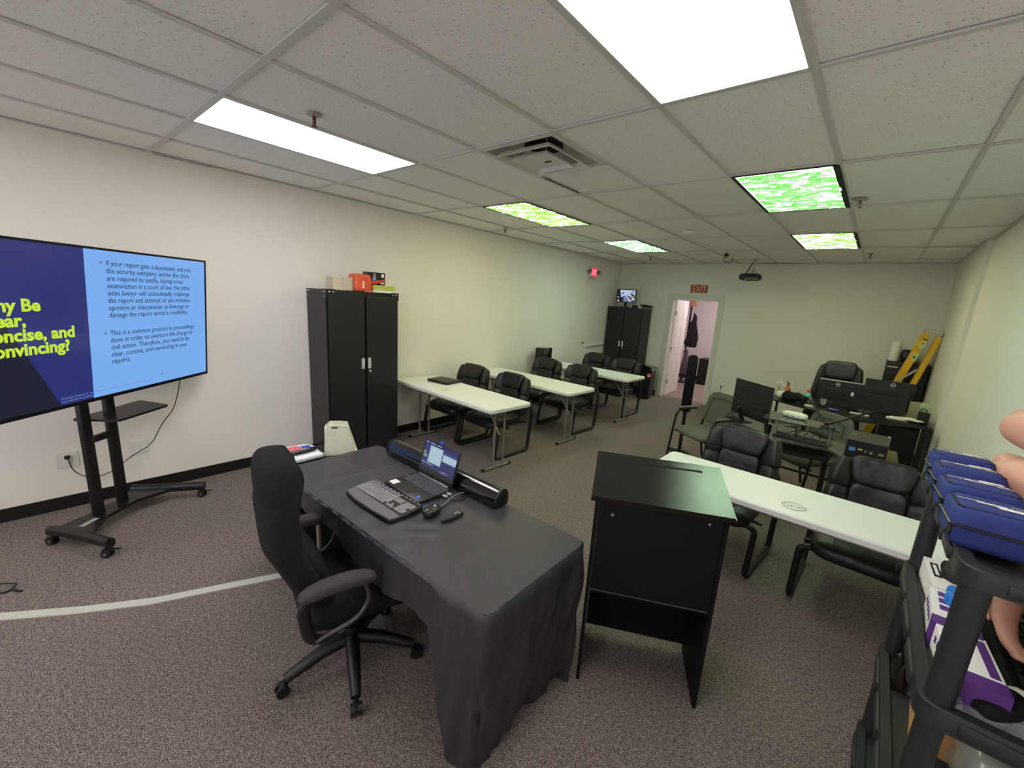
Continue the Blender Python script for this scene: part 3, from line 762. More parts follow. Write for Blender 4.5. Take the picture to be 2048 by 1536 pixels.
t = thing('product_box', 'black box with a blue-shirted figure and a red band, standing on the yellow-green cartons', 'box', (-1.45, 1.705, ZC+0.077))
b = MB(); b.box((0, 0, 0.066), (0.09, 0.21, 0.13), bev=0.002); b.build('carton', mat('box_black', (18, 16, 18), 0.35), t)
b = MB()
b.faces([(0.0458, -0.10, 0.03), (0.0458, 0.10, 0.065), (0.0458, 0.10, 0.04), (0.0458, -0.02, 0.012), (0.0458, -0.10, 0.012)], [[0, 1, 2, 3, 4]]); b.build('red_band', mat('red_band', (222, 60, 66), 0.4), t)
b = MB(); b.faces([(0.0462, -0.05, 0.045), (0.0462, 0.0, 0.052), (0.0462, -0.005, 0.085), (0.0462, -0.02, 0.098), (0.0462, -0.035, 0.092)], [[0, 1, 2, 3, 4]]); b.build('printed_shirt', mat('print_blue', (110, 160, 210), 0.4), t)
b = MB(); b.cyl((0.0455, -0.02, 0.106), (0.0465, -0.02, 0.106), 0.011); b.build('printed_face', mat('print_skin', (214, 160, 130), 0.4), t)
b = MB(); b.box((0.0458, 0.075, 0.10), (0.001, 0.03, 0.035)); b.box((0.0458, 0.07, 0.022), (0.001, 0.04, 0.014)); b.build('printed_badge', WPAPER, t)
b = MB(); b.box((-1.335-0.012, 1.60, ZC+0.004), (0.012, 0.12, 0.006)); b.box((-1.35, 1.72, ZC+0.004), (0.016, 0.16, 0.005), rot=(0, 0, 0.06))
tag(b.build('paper_strip', mat('orange_strip', (236, 150, 120), 0.6)), 'orange paper strips along the front edge of the near cabinet top', 'paper strip')

# on cabinet 2: small monitor, router
t = thing('small_monitor', 'small square monitor showing a black and white camera view on the far left cabinet', 'monitor', (-1.40, 7.45, 1.81), math.radians(4))
b = MB(); b.box((0, 0.012, 0.232), (0.425, 0.03, 0.265), bev=0.004); b.box((0, 0.04, 0.22), (0.26, 0.04, 0.16), bev=0.01); b.build('housing', BLKP, t)
b = MB(); b.box((0, 0.02, 0.06), (0.05, 0.03, 0.12)); b.lathe([(0.001, 0), (0.09, 0.0), (0.085, 0.012), (0.001, 0.014)]); b.build('stand', BLKP, t, 40)
cm = [emis('cctv_light', (196, 210, 250), 0.9), emis('cctv_dark', (18, 18, 44), 0.6), emis('cctv_white', (245, 245, 255), 1.0), emis('cctv_mid', (130, 138, 178), 0.8)]
b = MB(); y = -0.0045
b.quad((-0.198, y, 0.115), (0.198, y, 0.115), (0.198, y, 0.35), (-0.198, y, 0.35), cm[0])
def poly(P, m, dy): b.faces([(x, y-dy, z) for x, z in P], [list(range(len(P)))], m)
poly([(-0.198, 0.115), (-0.09, 0.115), (-0.11, 0.22), (-0.14, 0.35), (-0.198, 0.35)], cm[1], .0003)
poly([(-0.12, 0.19), (-0.05, 0.225), (-0.03, 0.115), (-0.12, 0.115)], cm[1], .0004)
poly([(-0.05, 0.24), (0.0, 0.24), (0.15, 0.115), (-0.05, 0.115)], cm[3], .0005)
poly([(-0.01, 0.25), (0.01, 0.24), (0.13, 0.115), (0.10, 0.115)], cm[2], .0006)
poly([(-0.10, 0.26), (-0.07, 0.27), (-0.045, 0.30), (-0.06, 0.305), (-0.09, 0.29)], cm[1], .0006)
poly([(0.02, 0.24), (0.10, 0.27), (0.19, 0.25), (0.19, 0.115), (0.13, 0.125)], cm[1], .0004)
for (px_, pz_, pr_) in ((0.07, 0.245, .02), (0.11, 0.235, .018), (0.10, 0.205, .014), (0.15, 0.215, .016), (0.16, 0.17, .026), (0.13, 0.16, .012), (0.09, 0.235, .010), (-0.17, 0.20, .014), (-0.16, 0.13, .02)):
    poly([(px_+pr_*math.cos(a)*1.2, pz_+pr_*math.sin(a)*0.8) for a in [i*PI/3 for i in range(6)]], cm[2], .0008)
poly([(0.14, 0.26), (0.155, 0.26), (0.155, 0.345), (0.145, 0.345)], cm[1], .0007); poly([(0.10, 0.27), (0.12, 0.27), (0.13, 0.31), (0.12, 0.31)], cm[1], .0007)
b.build('display', None, t)
b = MB(); b.box((0.0, 0.0, 0.025), (0.10, 0.10, 0.05), bev=0.01); o = b.build('speaker_cube', BLKP); o.location = (-1.17, 7.46, 1.81); tag(o, 'small black box beside the small monitor on the far cabinet', 'box')
t = thing('network_box', 'dark rounded router with a pale adapter on the far left cabinet', 'router', (-1.00, 7.55, 1.81))
b = MB(); b.superbox((0.02, 0.03, 0.04), (0.26, 0.16, 0.075), e=0.4, n=8, fn=lambda v: (v.x, v.y, v.z*(1-0.8*max(0, v.x/0.26)))); b.build('body', BLKP, t, 60)
b = MB(); b.box((-0.07, -0.07, 0.02), (0.06, 0.04, 0.04), bev=0.006); b.build('adapter', WPLAST, t)
b = MB(); b.tube([(-0.14, -0.09, 0.02), (-0.08, -0.11, 0.006), (0.0, -0.12, 0.006), (0.06, -0.11, 0.012), (0.1, -0.08, 0.012)], 0.004, n=6); b.build('cable', WPLAST, t)

# ================================================================== FOLDING TABLES
def folding_table(name, label, loc, rz, L=1.80, W=0.55, Ht=0.74, group=None):
    t = thing(name, label, 'table', loc, rz, group)
    P = rnd([(-L/2, -W/2), (L/2, -W/2), (L/2, W/2), (-L/2, W/2)], 0.06, 6)
    Q = rnd([(-L/2+.006, -W/2+.006), (L/2-.006, -W/2+.006), (L/2-.006, W/2-.006), (-L/2+.006, W/2-.006)], 0.055, 6)
    b = MB(); b.rings([[Vector((x, y, Ht-0.042)) for x, y in Q], [Vector((x, y, Ht-0.036)) for x, y in P], [Vector((x, y, Ht-0.008)) for x, y in P], [Vector((x, y, Ht)) for x, y in Q]])
    b.build('tabletop', TWHITE, t, 35)
    b = MB()
    for y in (-W/2+0.05, W/2-0.05): b.box((0, y, Ht-0.052), (L-0.2, 0.022, 0.022))
    b.build('rail', STEEL, t)
    for s in (-1, 1):
        x = s*(L/2-0.20)
        for y in (-0.05, 0.09):
            b = MB(); b.cyl((x, y, 0.02), (x, y, Ht-0.045), 0.0125, n=12); b.build('leg', STEEL, t, 40)
        b = MB(); b.cyl((x, -W/2+0.12, 0.018), (x, W/2-0.12, 0.018), 0.0125, n=12); fb = b.build('foot_bar', STEEL, t, 40)
        b = MB(); b.box((x, 0.02, Ht-0.14), (0.012, 0.13, 0.016)); b.build('leg_spreader', STEEL, t)
        for e in (-1, 1):
            b = MB(); b.cyl((x, e*(W/2-0.12), 0.018), (x, e*(W/2-0.09), 0.018), 0.0165, n=12); b.build('end_cap', BLKP, fb, 40)
        b = MB(); b.tube([(x, 0.02, Ht-0.36), (x-s*0.10, 0.02, Ht-0.22), (x-s*0.26, 0.02, Ht-0.05)], 0.009, n=8); b.build('brace', STEEL, t, 40)
    return t
ft = folding_table('folding_table', 'white folding table nearest the camera on the left, with a laptop case on it', (-0.83, 2.40, 0), math.radians(-2.5), W=0.60)
note_kids()
dup(ft, (-0.83, 3.73, 0), math.radians(-1.5), 'middle of the three white folding tables along the left wall')
dup(ft, (-0.85, 5.33, 0), math.radians(-1.5), 'farthest of the three white folding tables, before the far black cabinet')
ft4 = folding_table('folding_table', 'white folding table on the right between the lectern and the shelving unit', (2.63, 2.12, 0), math.radians(-0.8), W=0.53)
def ring_logo(parent, c, rx, ry, rz, m1, z):
    b = MB(); R = []
    for rr in (1.0, 0.93): R.append([Vector((c[0]+rx*rr*math.cos(a), c[1]+ry*rr*math.sin(a), z)) for a in [i*2*PI/36 for i in range(36)]])
    b.rings(R, cap=False); return b.build('round_logo', m1, parent)
t = thing('table_sticker', 'round logo stamped on the right white folding table', 'sticker', (2.613, 2.004, 0.7404), 0.2)
for r in (0.062, 0.05):
    b = MB(); R = [[Vector((r*q*math.cos(a), r*q*math.sin(a)*0.95, 0.0006)) for a in [i*2*PI/40 for i in range(40)]] for q in (1, 0.95)]
    b.rings(R, cap=False); b.build('ring', INK, t)
text('US LO', 0.026, INK, 'lettering', t, Matrix.Translation((0, -0.009, 0.0008)), align='CENTER')
t = thing('table_sticker', 'faint round logo stamped on the near left white folding table', 'sticker', (-0.92, 2.29, 0.7404), 0.2)
b = MB(); R = [[Vector((0.055*q*math.cos(a), 0.055*q*math.sin(a), 0.0006)) for a in [i*2*PI/40 for i in range(40)]] for q in (1, 0.95)]
b.rings(R, cap=False); b.build('ring', INKG, t); text('US LO', 0.024, INKG, 'lettering', t, Matrix.Translation((0, -0.009, 0.0008)), align='CENTER')
t = thing('laptop_case', 'soft black laptop case lying on the near left white table', 'laptop case', (-1.29, 2.56, 0.74), math.radians(8))
b = MB(); b.superbox((0, 0, 0.019), (0.36, 0.27, 0.036), e=0.25, e2=0.5, n=10); b.build('sleeve', BLKP, t, 60)
b = MB(); b.tube([(-0.18*math.cos(a)*0.98 if False else 0.176*math.cos(a), 0.13*math.sin(a), 0.02) for a in [i*2*PI/24 for i in range(24)]], 0.003, closed=True, n=6); b.build('zip', KEYB, t)

# ================================================================== BLACK LEATHER SLED CHAIRS
def sled_chair(name, label, loc, rz, group=None):
    t = thing(name, label, 'chair', loc, rz, group)
    def seatf(v):
        return (v.x*(1-0.10*max(0, v.y/0.5)), v.y, v.z-0.05*max(0, -v.y/0.27)**3*(1)+0.012*math.cos(v.x*5)-0.008)
    b = MB(); b.superbox((0, -0.02, 0.425), (0.56, 0.54, 0.12), e=0.38, e2=0.55, n=14, fn=seatf); seat = b.build('seat', LEATH, t, 70)
    b = MB()
    for x in (-0.15, 0.15): b.tube([(x, 0.18, 0.486), (x, 0.0, 0.488), (x, -0.16, 0.482), (x*1.02, -0.27, 0.44)], 0.004, n=6)
    b.build('seam_piping', BLKP, seat)
    b = MB(); b.box((0, 0.0, 0.355), (0.50, 0.44, 0.03), bev=0.01); b.build('seat_pan', BLKP, t)
    # backrest: shell, head cushion, lumbar cushion, two wings each with an upper and a lower bolster
    M = Matrix.Translation((0, 0.235, 0.44)) @ Euler((math.radians(-13), 0, 0)).to_matrix().to_4x4()
    bend = lambda v: (v.x, v.y-0.9*v.x*v.x, v.z)
    b = MB(); b.superbox((0, 0.045, 0.235), (0.57, 0.075, 0.47), e=0.25, e2=0.35, n=14, fn=lambda v: (v.x*(1-0.22*max(0, v.z/0.24)**2), v.y-0.75*v.x*v.x, v.z), M=M); b.build('back_shell', LEATH, t, 70)
    b = MB(); b.superbox((0, -0.018, 0.385), (0.34, 0.105, 0.21), e=0.35, e2=0.45, n=12, fn=lambda v: (v.x*(1+0.10*v.z/0.1), v.y-0.5*v.x*v.x, v.z), M=M); b.build('head_cushion', LEATH, t, 70)
    b = MB(); b.superbox((0, -0.008, 0.15), (0.31, 0.10, 0.32), e=0.35, e2=0.4, n=12, fn=bend, M=M); b.build('lumbar_cushion', LEATH, t, 70)
    for s in (-1, 1):
        b = MB()
        b.superbox((s*0.215, -0.018, 0.335), (0.135, 0.10, 0.24), e=0.5, e2=0.6, n=10, rot=(0, s*math.radians(-9), s*math.radians(-24)), M=M)
        b.build('upper_wing', LEATH, t, 70)
        b = MB(); b.superbox((s*0.222, -0.022, 0.13), (0.145, 0.11, 0.27), e=0.5, e2=0.6, n=10, rot=(0, s*math.radians(-3), s*math.radians(-26)), M=M)
        b.build('lower_wing', LEATH, t, 70)
        X = s*0.318
        P = rndpath([(s*0.25, -0.21, 0.37), (X, -0.225, 0.36), (X, -0.285, 0.018), (X, 0.275, 0.018), (X, 0.335, 0.50), (s*0.26, 0.335, 0.62)], 0.06, 6)
        b = MB(); b.tube(P, 0.021, n=12, sy=0.9); b.build('sled_frame', BLKT, t, 50)
    b = MB(); b.cyl((-0.318, -0.06, 0.345), (0.318, -0.06, 0.345), 0.010); b.cyl((-0.30, 0.24, 0.36), (0.30, 0.24, 0.36), 0.010); b.build('crossbar', BLKT, t, 40)
    return t
ch = sled_chair('guest_chair', 'black padded sled chair at the right end of the nearest left white table', (-0.59, 2.78, 0), math.radians(-2))
note_kids()
GRP = None
dup(ch, (-1.31, 2.80, 0), 0, 'black padded sled chair behind the laptop case on the nearest left table')
dup(ch, (-1.25, 4.38, 0), 0, 'black padded sled chair at the wall end of the middle left white table')
dup(ch, (-0.54, 4.28, 0), math.radians(-3), 'black padded sled chair at the aisle end of the middle left white table')
dup(ch, (-1.25, 5.95, 0), 0, 'black padded sled chair at the farthest left table, nearest the far cabinet')
dup(ch, (-0.535, 5.74, 0), math.radians(-2), 'black padded sled chair at the farthest left white table, in front of the bin')
dup(ch, (2.105, 2.57, 0), math.radians(-5), 'large black padded sled chair behind the right white table, next to the lectern')
dup(ch, (2.995, 2.55, 0), math.radians(-2), 'large black padded sled chair behind the right white table, beside the shelving unit')

# ================================================================== PRESENTER DESK (covered table)
# table under the cloth, then the cloth
DL, DW, DZ = 1.70, 0.66, 0.757
DCX, DCY, DR = 1.112, 0.408, math.radians(1.0)
t = thing('covered_table', 'folding table hidden under the black tablecloth', 'table', (DCX, DCY, 0), DR)
P = rnd([(-DL/2, -DW/2), (DL/2, -DW/2), (DL/2, DW/2), (-DL/2, DW/2)], 0.05, 5)
b = MB(); b.prism([(x*0.985, y*0.97) for x, y in P], DZ-0.05, DZ-0.008); b.build('tabletop', TWHITE, t)
for sx in (-1, 1):
    for sy in (-1, 1):
        b = MB(); b.cyl((sx*0.6, sy*0.22, 0), (sx*0.6, sy*0.22, DZ-0.05), 0.0125); b.build('leg', STEEL, t, 40)
def cloth():
    b = MB()
    per = []
    base = rnd([(-DL/2, -DW/2), (DL/2, -DW/2), (DL/2, DW/2), (-DL/2, DW/2)], 0.045, 8)
    # resample the outline evenly
    pts = [Vector(p) for p in base]; seg = [(pts[(i+1) % len(pts)]-pts[i]).length for i in range(len(pts))]; tot = sum(seg)
    NP = 420; out = []; i = 0; acc = 0
    for k in range(NP):
        d = tot*k/NP
        while acc+seg[i] < d: acc += seg[i]; i += 1
        q = (d-acc)/max(seg[i], 1e-9); out.append(pts[i].lerp(pts[(i+1) % len(pts)], q))
    # hem height and fold pattern round the perimeter
    rings = []
    NZ = 44
    def hem(p):
        x, y = p
        if y < -DW/2+0.03 and x < DL/2-0.03:       # presenter side: gathered up, falling to the floor at the right end
            u = max(0, min(1, (x-0.56)/0.13)); u = u*u*(3-2*u)
            h0 = 0.66-0.11*max(0, min(1, (x+0.35)/0.5))
            return h0*(1-u)+0.004-0.018*math.sin(x*11)*(1-u)
        if x > DL/2-0.06: return 0.006
        if y > DW/2-0.06: return 0.12
        return 0.45
    hs = [hem(p) for p in out]
    for _ in range(8): hs = [(hs[k-1]+hs[k]+hs[(k+1) % NP])/3 for k in range(NP)]
    cum = 0; ss = []
    for k in range(NP): ss.append(tot*k/NP)
    for j in range(NZ+1):
        v = j/NZ; r = []
        for k, p in enumerate(out):
            nrm = Vector((p.x/(DL/2), p.y/(DW/2))); 
            ex = max(0, abs(p.x)-(DL/2-0.045)); ey = max(0, abs(p.y)-(DW/2-0.045))
            nrm = Vector((math.copysign(ex, p.x), math.copysign(ey, p.y)))
            nrm = nrm.normalized() if nrm.length > 1e-6 else Vector((0, 1))
            corner = (ex > 0.004 and ey > 0.004)
            drop = (DZ-hs[k])*v
            a = 0.5+0.5*math.tanh((drop-0.05)*12)
            s_ = ss[k]
            fold = 0.013*math.sin(s_*17+0.8*math.sin(s_*5)+drop*2)+0.008*math.sin(s_*33+1.3-drop*3)+0.005*math.sin(s_*77+drop*9)
            fold *= a*(0.35+0.9*drop)
            cr = 0.0
            if p.x > DL/2-0.05: cr = 0.010*abs(math.sin(drop*9+p.y*10))*min(1, drop*6)+0.009*abs(math.sin(drop*7-p.y*12+1))*min(1, drop*6)
            fl = 0.006+0.035*drop
            # the front right corner spills out
            cd = (Vector((p.x, p.y))-Vector((DL/2, -DW/2))).length
            q_ = (drop/0.757)**1.6
            fl = 0.008
            if p.x > DL/2-0.05: fl -= 0.085*q_
            elif p.y < -DW/2+0.05: fl += 0.012*drop
            if cd < 0.16: fl -= 0.05*q_*(1-cd/0.16)
            if p.y > DW/2-0.05: fl *= 0.15; fold *= 0.3
            q = p+nrm*(fl+fold+cr)
            z = DZ-drop
            if j == 0: q = p-nrm*0.004; z = DZ+0.001
            if j == 1: q = p+nrm*0.003; z = DZ-0.008-0.003*math.sin(s_*60)
            r.append(Vector((q.x, q.y, z)))
        rings.append(r)
    b.rings(rings, cap=False)
    # top surface: rings shrinking to the centre line, with pressed creases
    def crease(x, y):
        z = 0
        for cx in (-0.50, 0.36): z += 0.0042*math.exp(-((x-cx-0.01*math.sin(y*8))/0.006)**2)
        for cy in (0.02, ): z += 0.0040*math.exp(-((y-cy-0.006*math.sin(x*5))/0.006)**2)
        z += 0.0030*math.sin(x*31+y*17)*math.sin(y*23-x*9)*max(0, math.sin(x*2.7+1))+0.0016*max(0, math.sin((x*1.0+y*1.7)*30))*math.exp(-((x-0.72)/0.16)**2-((y+0.16)/0.14)**2)*3.0
        z += 0.0040*math.sin(x*60+y*26)*math.exp(-((x+0.26)/0.10)**2-((y-0.12)/0.10)**2)
        z += 0.0030*math.sin(x*45-y*50)*math.exp(-((x-0.25)/0.14)**2-((y+0.12)/0.10)**2)
        return z
    nx, ny = 170, 68; vs = []; fs = []
    for j in range(ny+1):
        for i in range(nx+1):
            x = -DL/2+0.004+(DL-0.008)*i/nx; y = -DW/2+0.004+(DW-0.008)*j/ny
            # pull corners in
            ex = abs(x)-(DL/2-0.045); ey = abs(y)-(DW/2-0.045)
            if ex > 0 and ey > 0:
                L_ = math.hypot(ex, ey)
                if L_ > 0.041: x = math.copysign(DL/2-0.045+ex*0.041/L_, x); y = math.copysign(DW/2-0.045+ey*0.041/L_, y)
            vs.append((x, y, DZ+0.001+crease(x, y)))
    for j in range(ny):
        for i in range(nx): a = j*(nx+1)+i; fs.append([a, a+1, a+nx+2, a+nx+1])
    b.faces(vs, fs)
    bmesh.ops.remove_doubles(b.bm, verts=b.bm.verts, dist=0.0004)
    return b
o = cloth().build('tablecloth', CLOTH, None, 75)
o.location = (DCX, DCY, 0); o.rotation_euler = (0, 0, DR)
tag(o, 'creased black cloth draped over the presenter table down to the floor', 'tablecloth')

ZD = DZ+0.004
# ------------------------------------------------------------------ wireless keyboard
def frame_at(a, bb, z): # origin at a, x towards bb
    d = Vector(bb)-Vector(a); return math.atan2(d.y, d.x)
t = thing('keyboard', 'black and grey full-size keyboard with palm rest on the black tablecloth', 'keyboard', (1.010, 0.288, ZD), math.radians(1.5))
KW, KD = 0.445, 0.195
b = MB()
out = [(-KW/2+0.01, 0.095), (KW/2-0.01, 0.095), (KW/2, 0.06), (KW/2+0.004, -0.04), (KW/2-0.012, -0.10), (0.08, -0.108), (-0.10, -0.104), (-KW/2+0.02, -0.085), (-KW/2-0.002, -0.03), (-KW/2, 0.06)]
out = rnd(out, 0.012, 3)
b.rings([[Vector((x, y, 0.0)) for x, y in out], [Vector((x, y, 0.012+0.05*(y+0.1)*0.5)) for x, y in out], [Vector((x*0.992, y*0.985, 0.016+0.05*(y+0.1)*0.5)) for x, y in out]])
b.build('case', KEYB, t, 40)
b = MB()
wr = rnd([(-KW/2+0.012, -0.030), (KW/2-0.002, -0.045), (KW/2-0.016, -0.096), (0.08, -0.104), (-0.10, -0.100), (-KW/2+0.025, -0.082)], 0.012, 3)
b.rings([[Vector((x, y, 0.012)) for x, y in wr], [Vector((x, y, 0.0175+0.02*(y+0.1))) for x, y in wr], [Vector((x*0.98, (y+0.06)*0.95-0.06, 0.0215+0.02*(y+0.1))) for x, y in wr]])
b.build('palm_rest', KBRD, t, 40)
def key(par, x, y, wx, wy, z, mtl, name='key'):
    b = MB(); b.rings([[Vector((x+sx*wx/2, y+sy*wy/2, z)) for sx, sy in ((-1, -1), (1, -1), (1, 1), (-1, 1))], [Vector((x+sx*(wx/2-0.0018), y+sy*(wy/2-0.0018), z+0.005)) for sx, sy in ((-1, -1), (1, -1), (1, 1), (-1, 1))]])
    return b.build(name, mtl, par)
nk = 0; rowsy = [0.073, 0.053, 0.035, 0.017, -0.001, -0.019]
kx = 0.0182
for r, y in enumerate(rowsy):
    z = 0.0165+0.025*(y+0.1)
    if r == 0:
        for i in range(13): key(t, -KW/2+0.022+i*0.0203, y, 0.0165, 0.011, z, KEYG)
        continue
    if r < 5:
        x = -KW/2+0.014; ws = [[1]*13+[2], [1.5]+[1]*12+[1.5], [1.8]+[1]*11+[2.2], [2.3]+[1]*10+[2.7]][r-1]
        for q in ws: key(t, x+q*kx/2, y, q*kx-0.0028, 0.0152, z, KEYG); x += q*kx
    else:
        x = -KW/2+0.014
        for q in (1.5, 1.2, 1.3, 6.0, 1.3, 1.2, 1.5): key(t, x+q*kx/2, y, q*kx-0.0028, 0.0150, z, KEYG); x += q*kx
for i in range(3):
    for y in (rowsy[1], rowsy[2]): key(t, 0.075+i*kx, y, kx-0.0028, 0.0150, 0.0165+0.025*(y+0.1), KEYG)
for (i, y) in ((1, rowsy[4]), (0, rowsy[5]), (1, rowsy[5]), (2, rowsy[5])): key(t, 0.075+i*kx, y, kx-0.0028, 0.0150, 0.0165+0.025*(y+0.1), KEYG)
for i in range(4):
    for r in range(1, 5): 
        if i == 3 and r > 2: continue
        key(t, 0.140+i*kx, rowsy[r], kx-0.0028, 0.0150, 0.0165+0.025*(rowsy[r]+0.1), KEYG)
key(t, 0.140+3*kx, -0.010+0.001, kx-0.0028, 0.030, 0.0165+0.025*0.1, KEYG); key(t, 0.149, rowsy[5], 2*kx-0.0028, 0.015, 0.0185, KEYG); key(t, 0.140+2*kx, rowsy[5], kx-0.0028, 0.015, 0.0185, KEYG)
for i in range(12):
    b = MB(); b.box((-KW/2+0.035+i*0.034, 0.0885, 0.0225), (0.022, 0.006, 0.003), bev=0.001); b.build('media_button', KEYG, t)

# ------------------------------------------------------------------ laptop
t = thing('laptop', 'open dark laptop showing a presentation, on the black tablecloth', 'laptop', (1.008, 0.508, ZD), math.radians(-1.5))
LWd, LDp = 0.325, 0.215
b = MB(); b.box((0, 0, 0.009), (LWd, LDp, 0.016), bev=0.004, seg=2); base = b.build('base', LAPG, t, 40)
b = MB(); b.box((0.01, 0.045, 0.0172), (0.29, 0.102, 0.0006)); b.build('key_well', KEYB, base)
b = MB(); b.box((0.0, -0.062, 0.0172), (0.10, 0.062, 0.0006)); b.build('touchpad', mat('touchpad', (34, 34, 36), 0.25), base)
for r in range(6):
    nkk = 14; 
    for i in range(nkk):
        if r == 5 and 3 < i < 9: 
            if i == 6: key(t, 0.01-0.138+i*0.0213, 0.088-r*0.0165-0.004, 0.10, 0.0135, 0.0172, mat('laptop_key', (84, 84, 90), 0.35))
            continue
        b_ = key(t, 0.01-0.138+i*0.0213, 0.088-r*0.0165-0.004, 0.0178, 0.0128, 0.0172, mat('laptop_key', (84, 84, 90), 0.35))
b = MB(); b.box((-0.125, -0.065, 0.0178), (0.05, 0.045, 0.0008)); b.build('white_sticker', WPAPER, base)
b = MB(); b.box((0.115, -0.075, 0.0178), (0.022, 0.022, 0.0008)); b.build('blue_sticker', mat('blue_sticker', (70, 100, 200), 0.4), base)
lid_a = math.radians(16)
Mlid = Matrix.Translation((0, LDp/2+0.0, 0.017)) @ Euler((-lid_a, 0, 0)).to_matrix().to_4x4()
b = MB(); b.cyl((-LWd/2+0.03, LDp/2-0.003, 0.018), (LWd/2-0.03, LDp/2-0.003, 0.018), 0.007, CHROME); b.build('hinge_bar', None, t, 40)
b = MB(); b.box((0, 0.004, 0.108), (LWd, 0.006, 0.206), bev=0.003, M=Mlid); lid = b.build('lid', KEYB, t, 40)
b = MB(); yy = 0.0002
def q4(x0, z0, x1, z1, m, dy): b.faces([(x0, yy-dy, z0), (x1, yy-dy, z0), (x1, yy-dy, z1), (x0, yy-dy, z1)], [[0, 1, 2, 3]], m, Mlid)
LN = emis('laptop_navy', (30, 40, 108), 0.7); LB = emis('laptop_blue', (60, 90, 170), 0.7); LP = emis('laptop_page', (176, 206, 220), 0.9); LY = emis('laptop_yellow', (170, 200, 110), 0.8); LWt = emis('laptop_white', (220, 230, 250), 0.9); LBk = emis('laptop_black', (12, 14, 34), 0.4)
q4(-0.152, 0.022, 0.152, 0.206, LBk, 0.0); q4(-0.150, 0.052, 0.150, 0.204, LN, 0.0004)
q4(-0.095, 0.085, 0.022, 0.182, LP, .0008); q4(-0.148, 0.085, -0.097, 0.182, LB if False else emis('laptop_mid', (40, 56, 140), 0.7), .0008)
for i in range(4): q4(-0.143, 0.135-i*0.009, -0.143+(0.022, 0.018, 0.035, 0.036)[i], 0.140-i*0.009, LY, .0010)
q4(0.035, 0.170, 0.14, 0.173, LB, .001); q4(0.03, 0.122, 0.148, 0.160, LP, .001); q4(0.03, 0.116, 0.148, 0.122, LB, .001); q4(0.03, 0.160, 0.148, 0.167, LB, .001)
for i in range(8): q4(-0.145+i*0.014, 0.072, -0.140+i*0.014, 0.079, LWt, .001)
for i in range(4): q4(-0.07+i*0.024, 0.060, -0.060+i*0.024, 0.066, LB, .001)
q4(-0.145, 0.193, -0.12, 0.196, LWt, .001); q4(-0.10, 0.193, -0.06, 0.196, LWt, .001); q4(-0.04, 0.193, 0.0, 0.196, LWt, .001)
b.faces([(0.02, yy-.001, 0.062), (0.07, yy-.001, 0.07), (0.11, yy-.001, 0.06), (0.05, yy-.001, 0.054)], [[0, 1, 2, 3]], emis('laptop_lilac', (110, 120, 180), 0.7), Mlid)
b.build('display', None, lid)
b = MB(); b.box((-0.005, 0.0, 0.217), (0.03, 0.014, 0.02), bev=0.004, M=Mlid); b.build('webcam_cover', mat('blue_tab', (50, 70, 180), 0.4), lid)
# plug and cable behind the laptop
b = MB(); b.box((1.187, 0.583, ZD+0.008), (0.03, 0.016, 0.012), rot=(0, 0, 0.2), bev=0.003); b.box((1.190, 0.553, ZD+0.007), (0.034, 0.018, 0.010), rot=(0, 0, 0.1), bev=0.003)
tag(b.build('cable_plugs', mat('plug_grey', (150, 150, 150), 0.3)), 'grey plugs pushed into the right side of the laptop', 'plug')
b = MB(); b.tube(rndpath([(1.207, 0.553, ZD+0.008), (1.26, 0.55, ZD+0.006), (1.285, 0.60, ZD+0.006), (1.25, 0.64, ZD+0.006), (1.20, 0.64, ZD+0.006)], 0.03), 0.003, n=8); tag(b.build('laptop_cable', KEYB, None, 60), 'thin black cable looping from the laptop toward the sound bar', 'cable')
b = MB(); b.tube([(1.262, 0.452, ZD+0.007), (1.255, 0.50, ZD+0.008), (1.240, 0.545, ZD+0.016), (1.235, 0.60, ZD+0.02), (1.235, 0.645, ZD+0.014)], 0.0036, n=8); tag(b.build('mouse_cable', mat('cable_grey', (120, 118, 116), 0.4), None, 60), 'grey cable between the mouse and the sound bar', 'cable')
# mouse
t = thing('computer_mouse', 'black ergonomic mouse on the black tablecloth', 'mouse', (1.285, 0.395, ZD-0.001), math.radians(12))
b = MB(); b.superbox((0, 0, 0.018), (0.066, 0.108, 0.042), e=0.8, e2=0.75, n=12, fn=lambda v: (v.x*(1-0.12*v.y/0.05), v.y, v.z*(1-0.35*v.y/0.05) if v.z > 0 else max(v.z, -0.017)+0.0)); mo = b.build('shell', mat('mouse_black', (28, 28, 32), 0.3), t, 70)
b = MB(); b.cyl((-0.004, 0.022, 0.030), (0.004, 0.022, 0.030), 0.009, n=14); b.build('scroll_wheel', CHROME, t, 40)
# clicker
t = thing('presenter_remote', 'small black presentation clicker on the black tablecloth', 'remote', (1.385, 0.437, ZD-0.001), math.radians(-4))
b = MB(); b.superbox((0, 0, 0.011), (0.034, 0.135, 0.022), e=0.7, e2=0.6, n=10, fn=lambda v: (v.x*(1-0.25*abs(v.y)/0.06), v.y, v.z)); b.build('body', mat('clicker_black', (40, 40, 40), 0.5), t, 70)
b = MB(); b.box((0.0, 0.025, 0.0215), (0.008, 0.016, 0.004), bev=0.001); b.box((0.006, 0.04, 0.0205), (0.006, 0.010, 0.004), bev=0.001); b.box((-0.006, 0.04, 0.0205), (0.006, 0.010, 0.004), bev=0.001); b.build('buttons', CHROME, t)
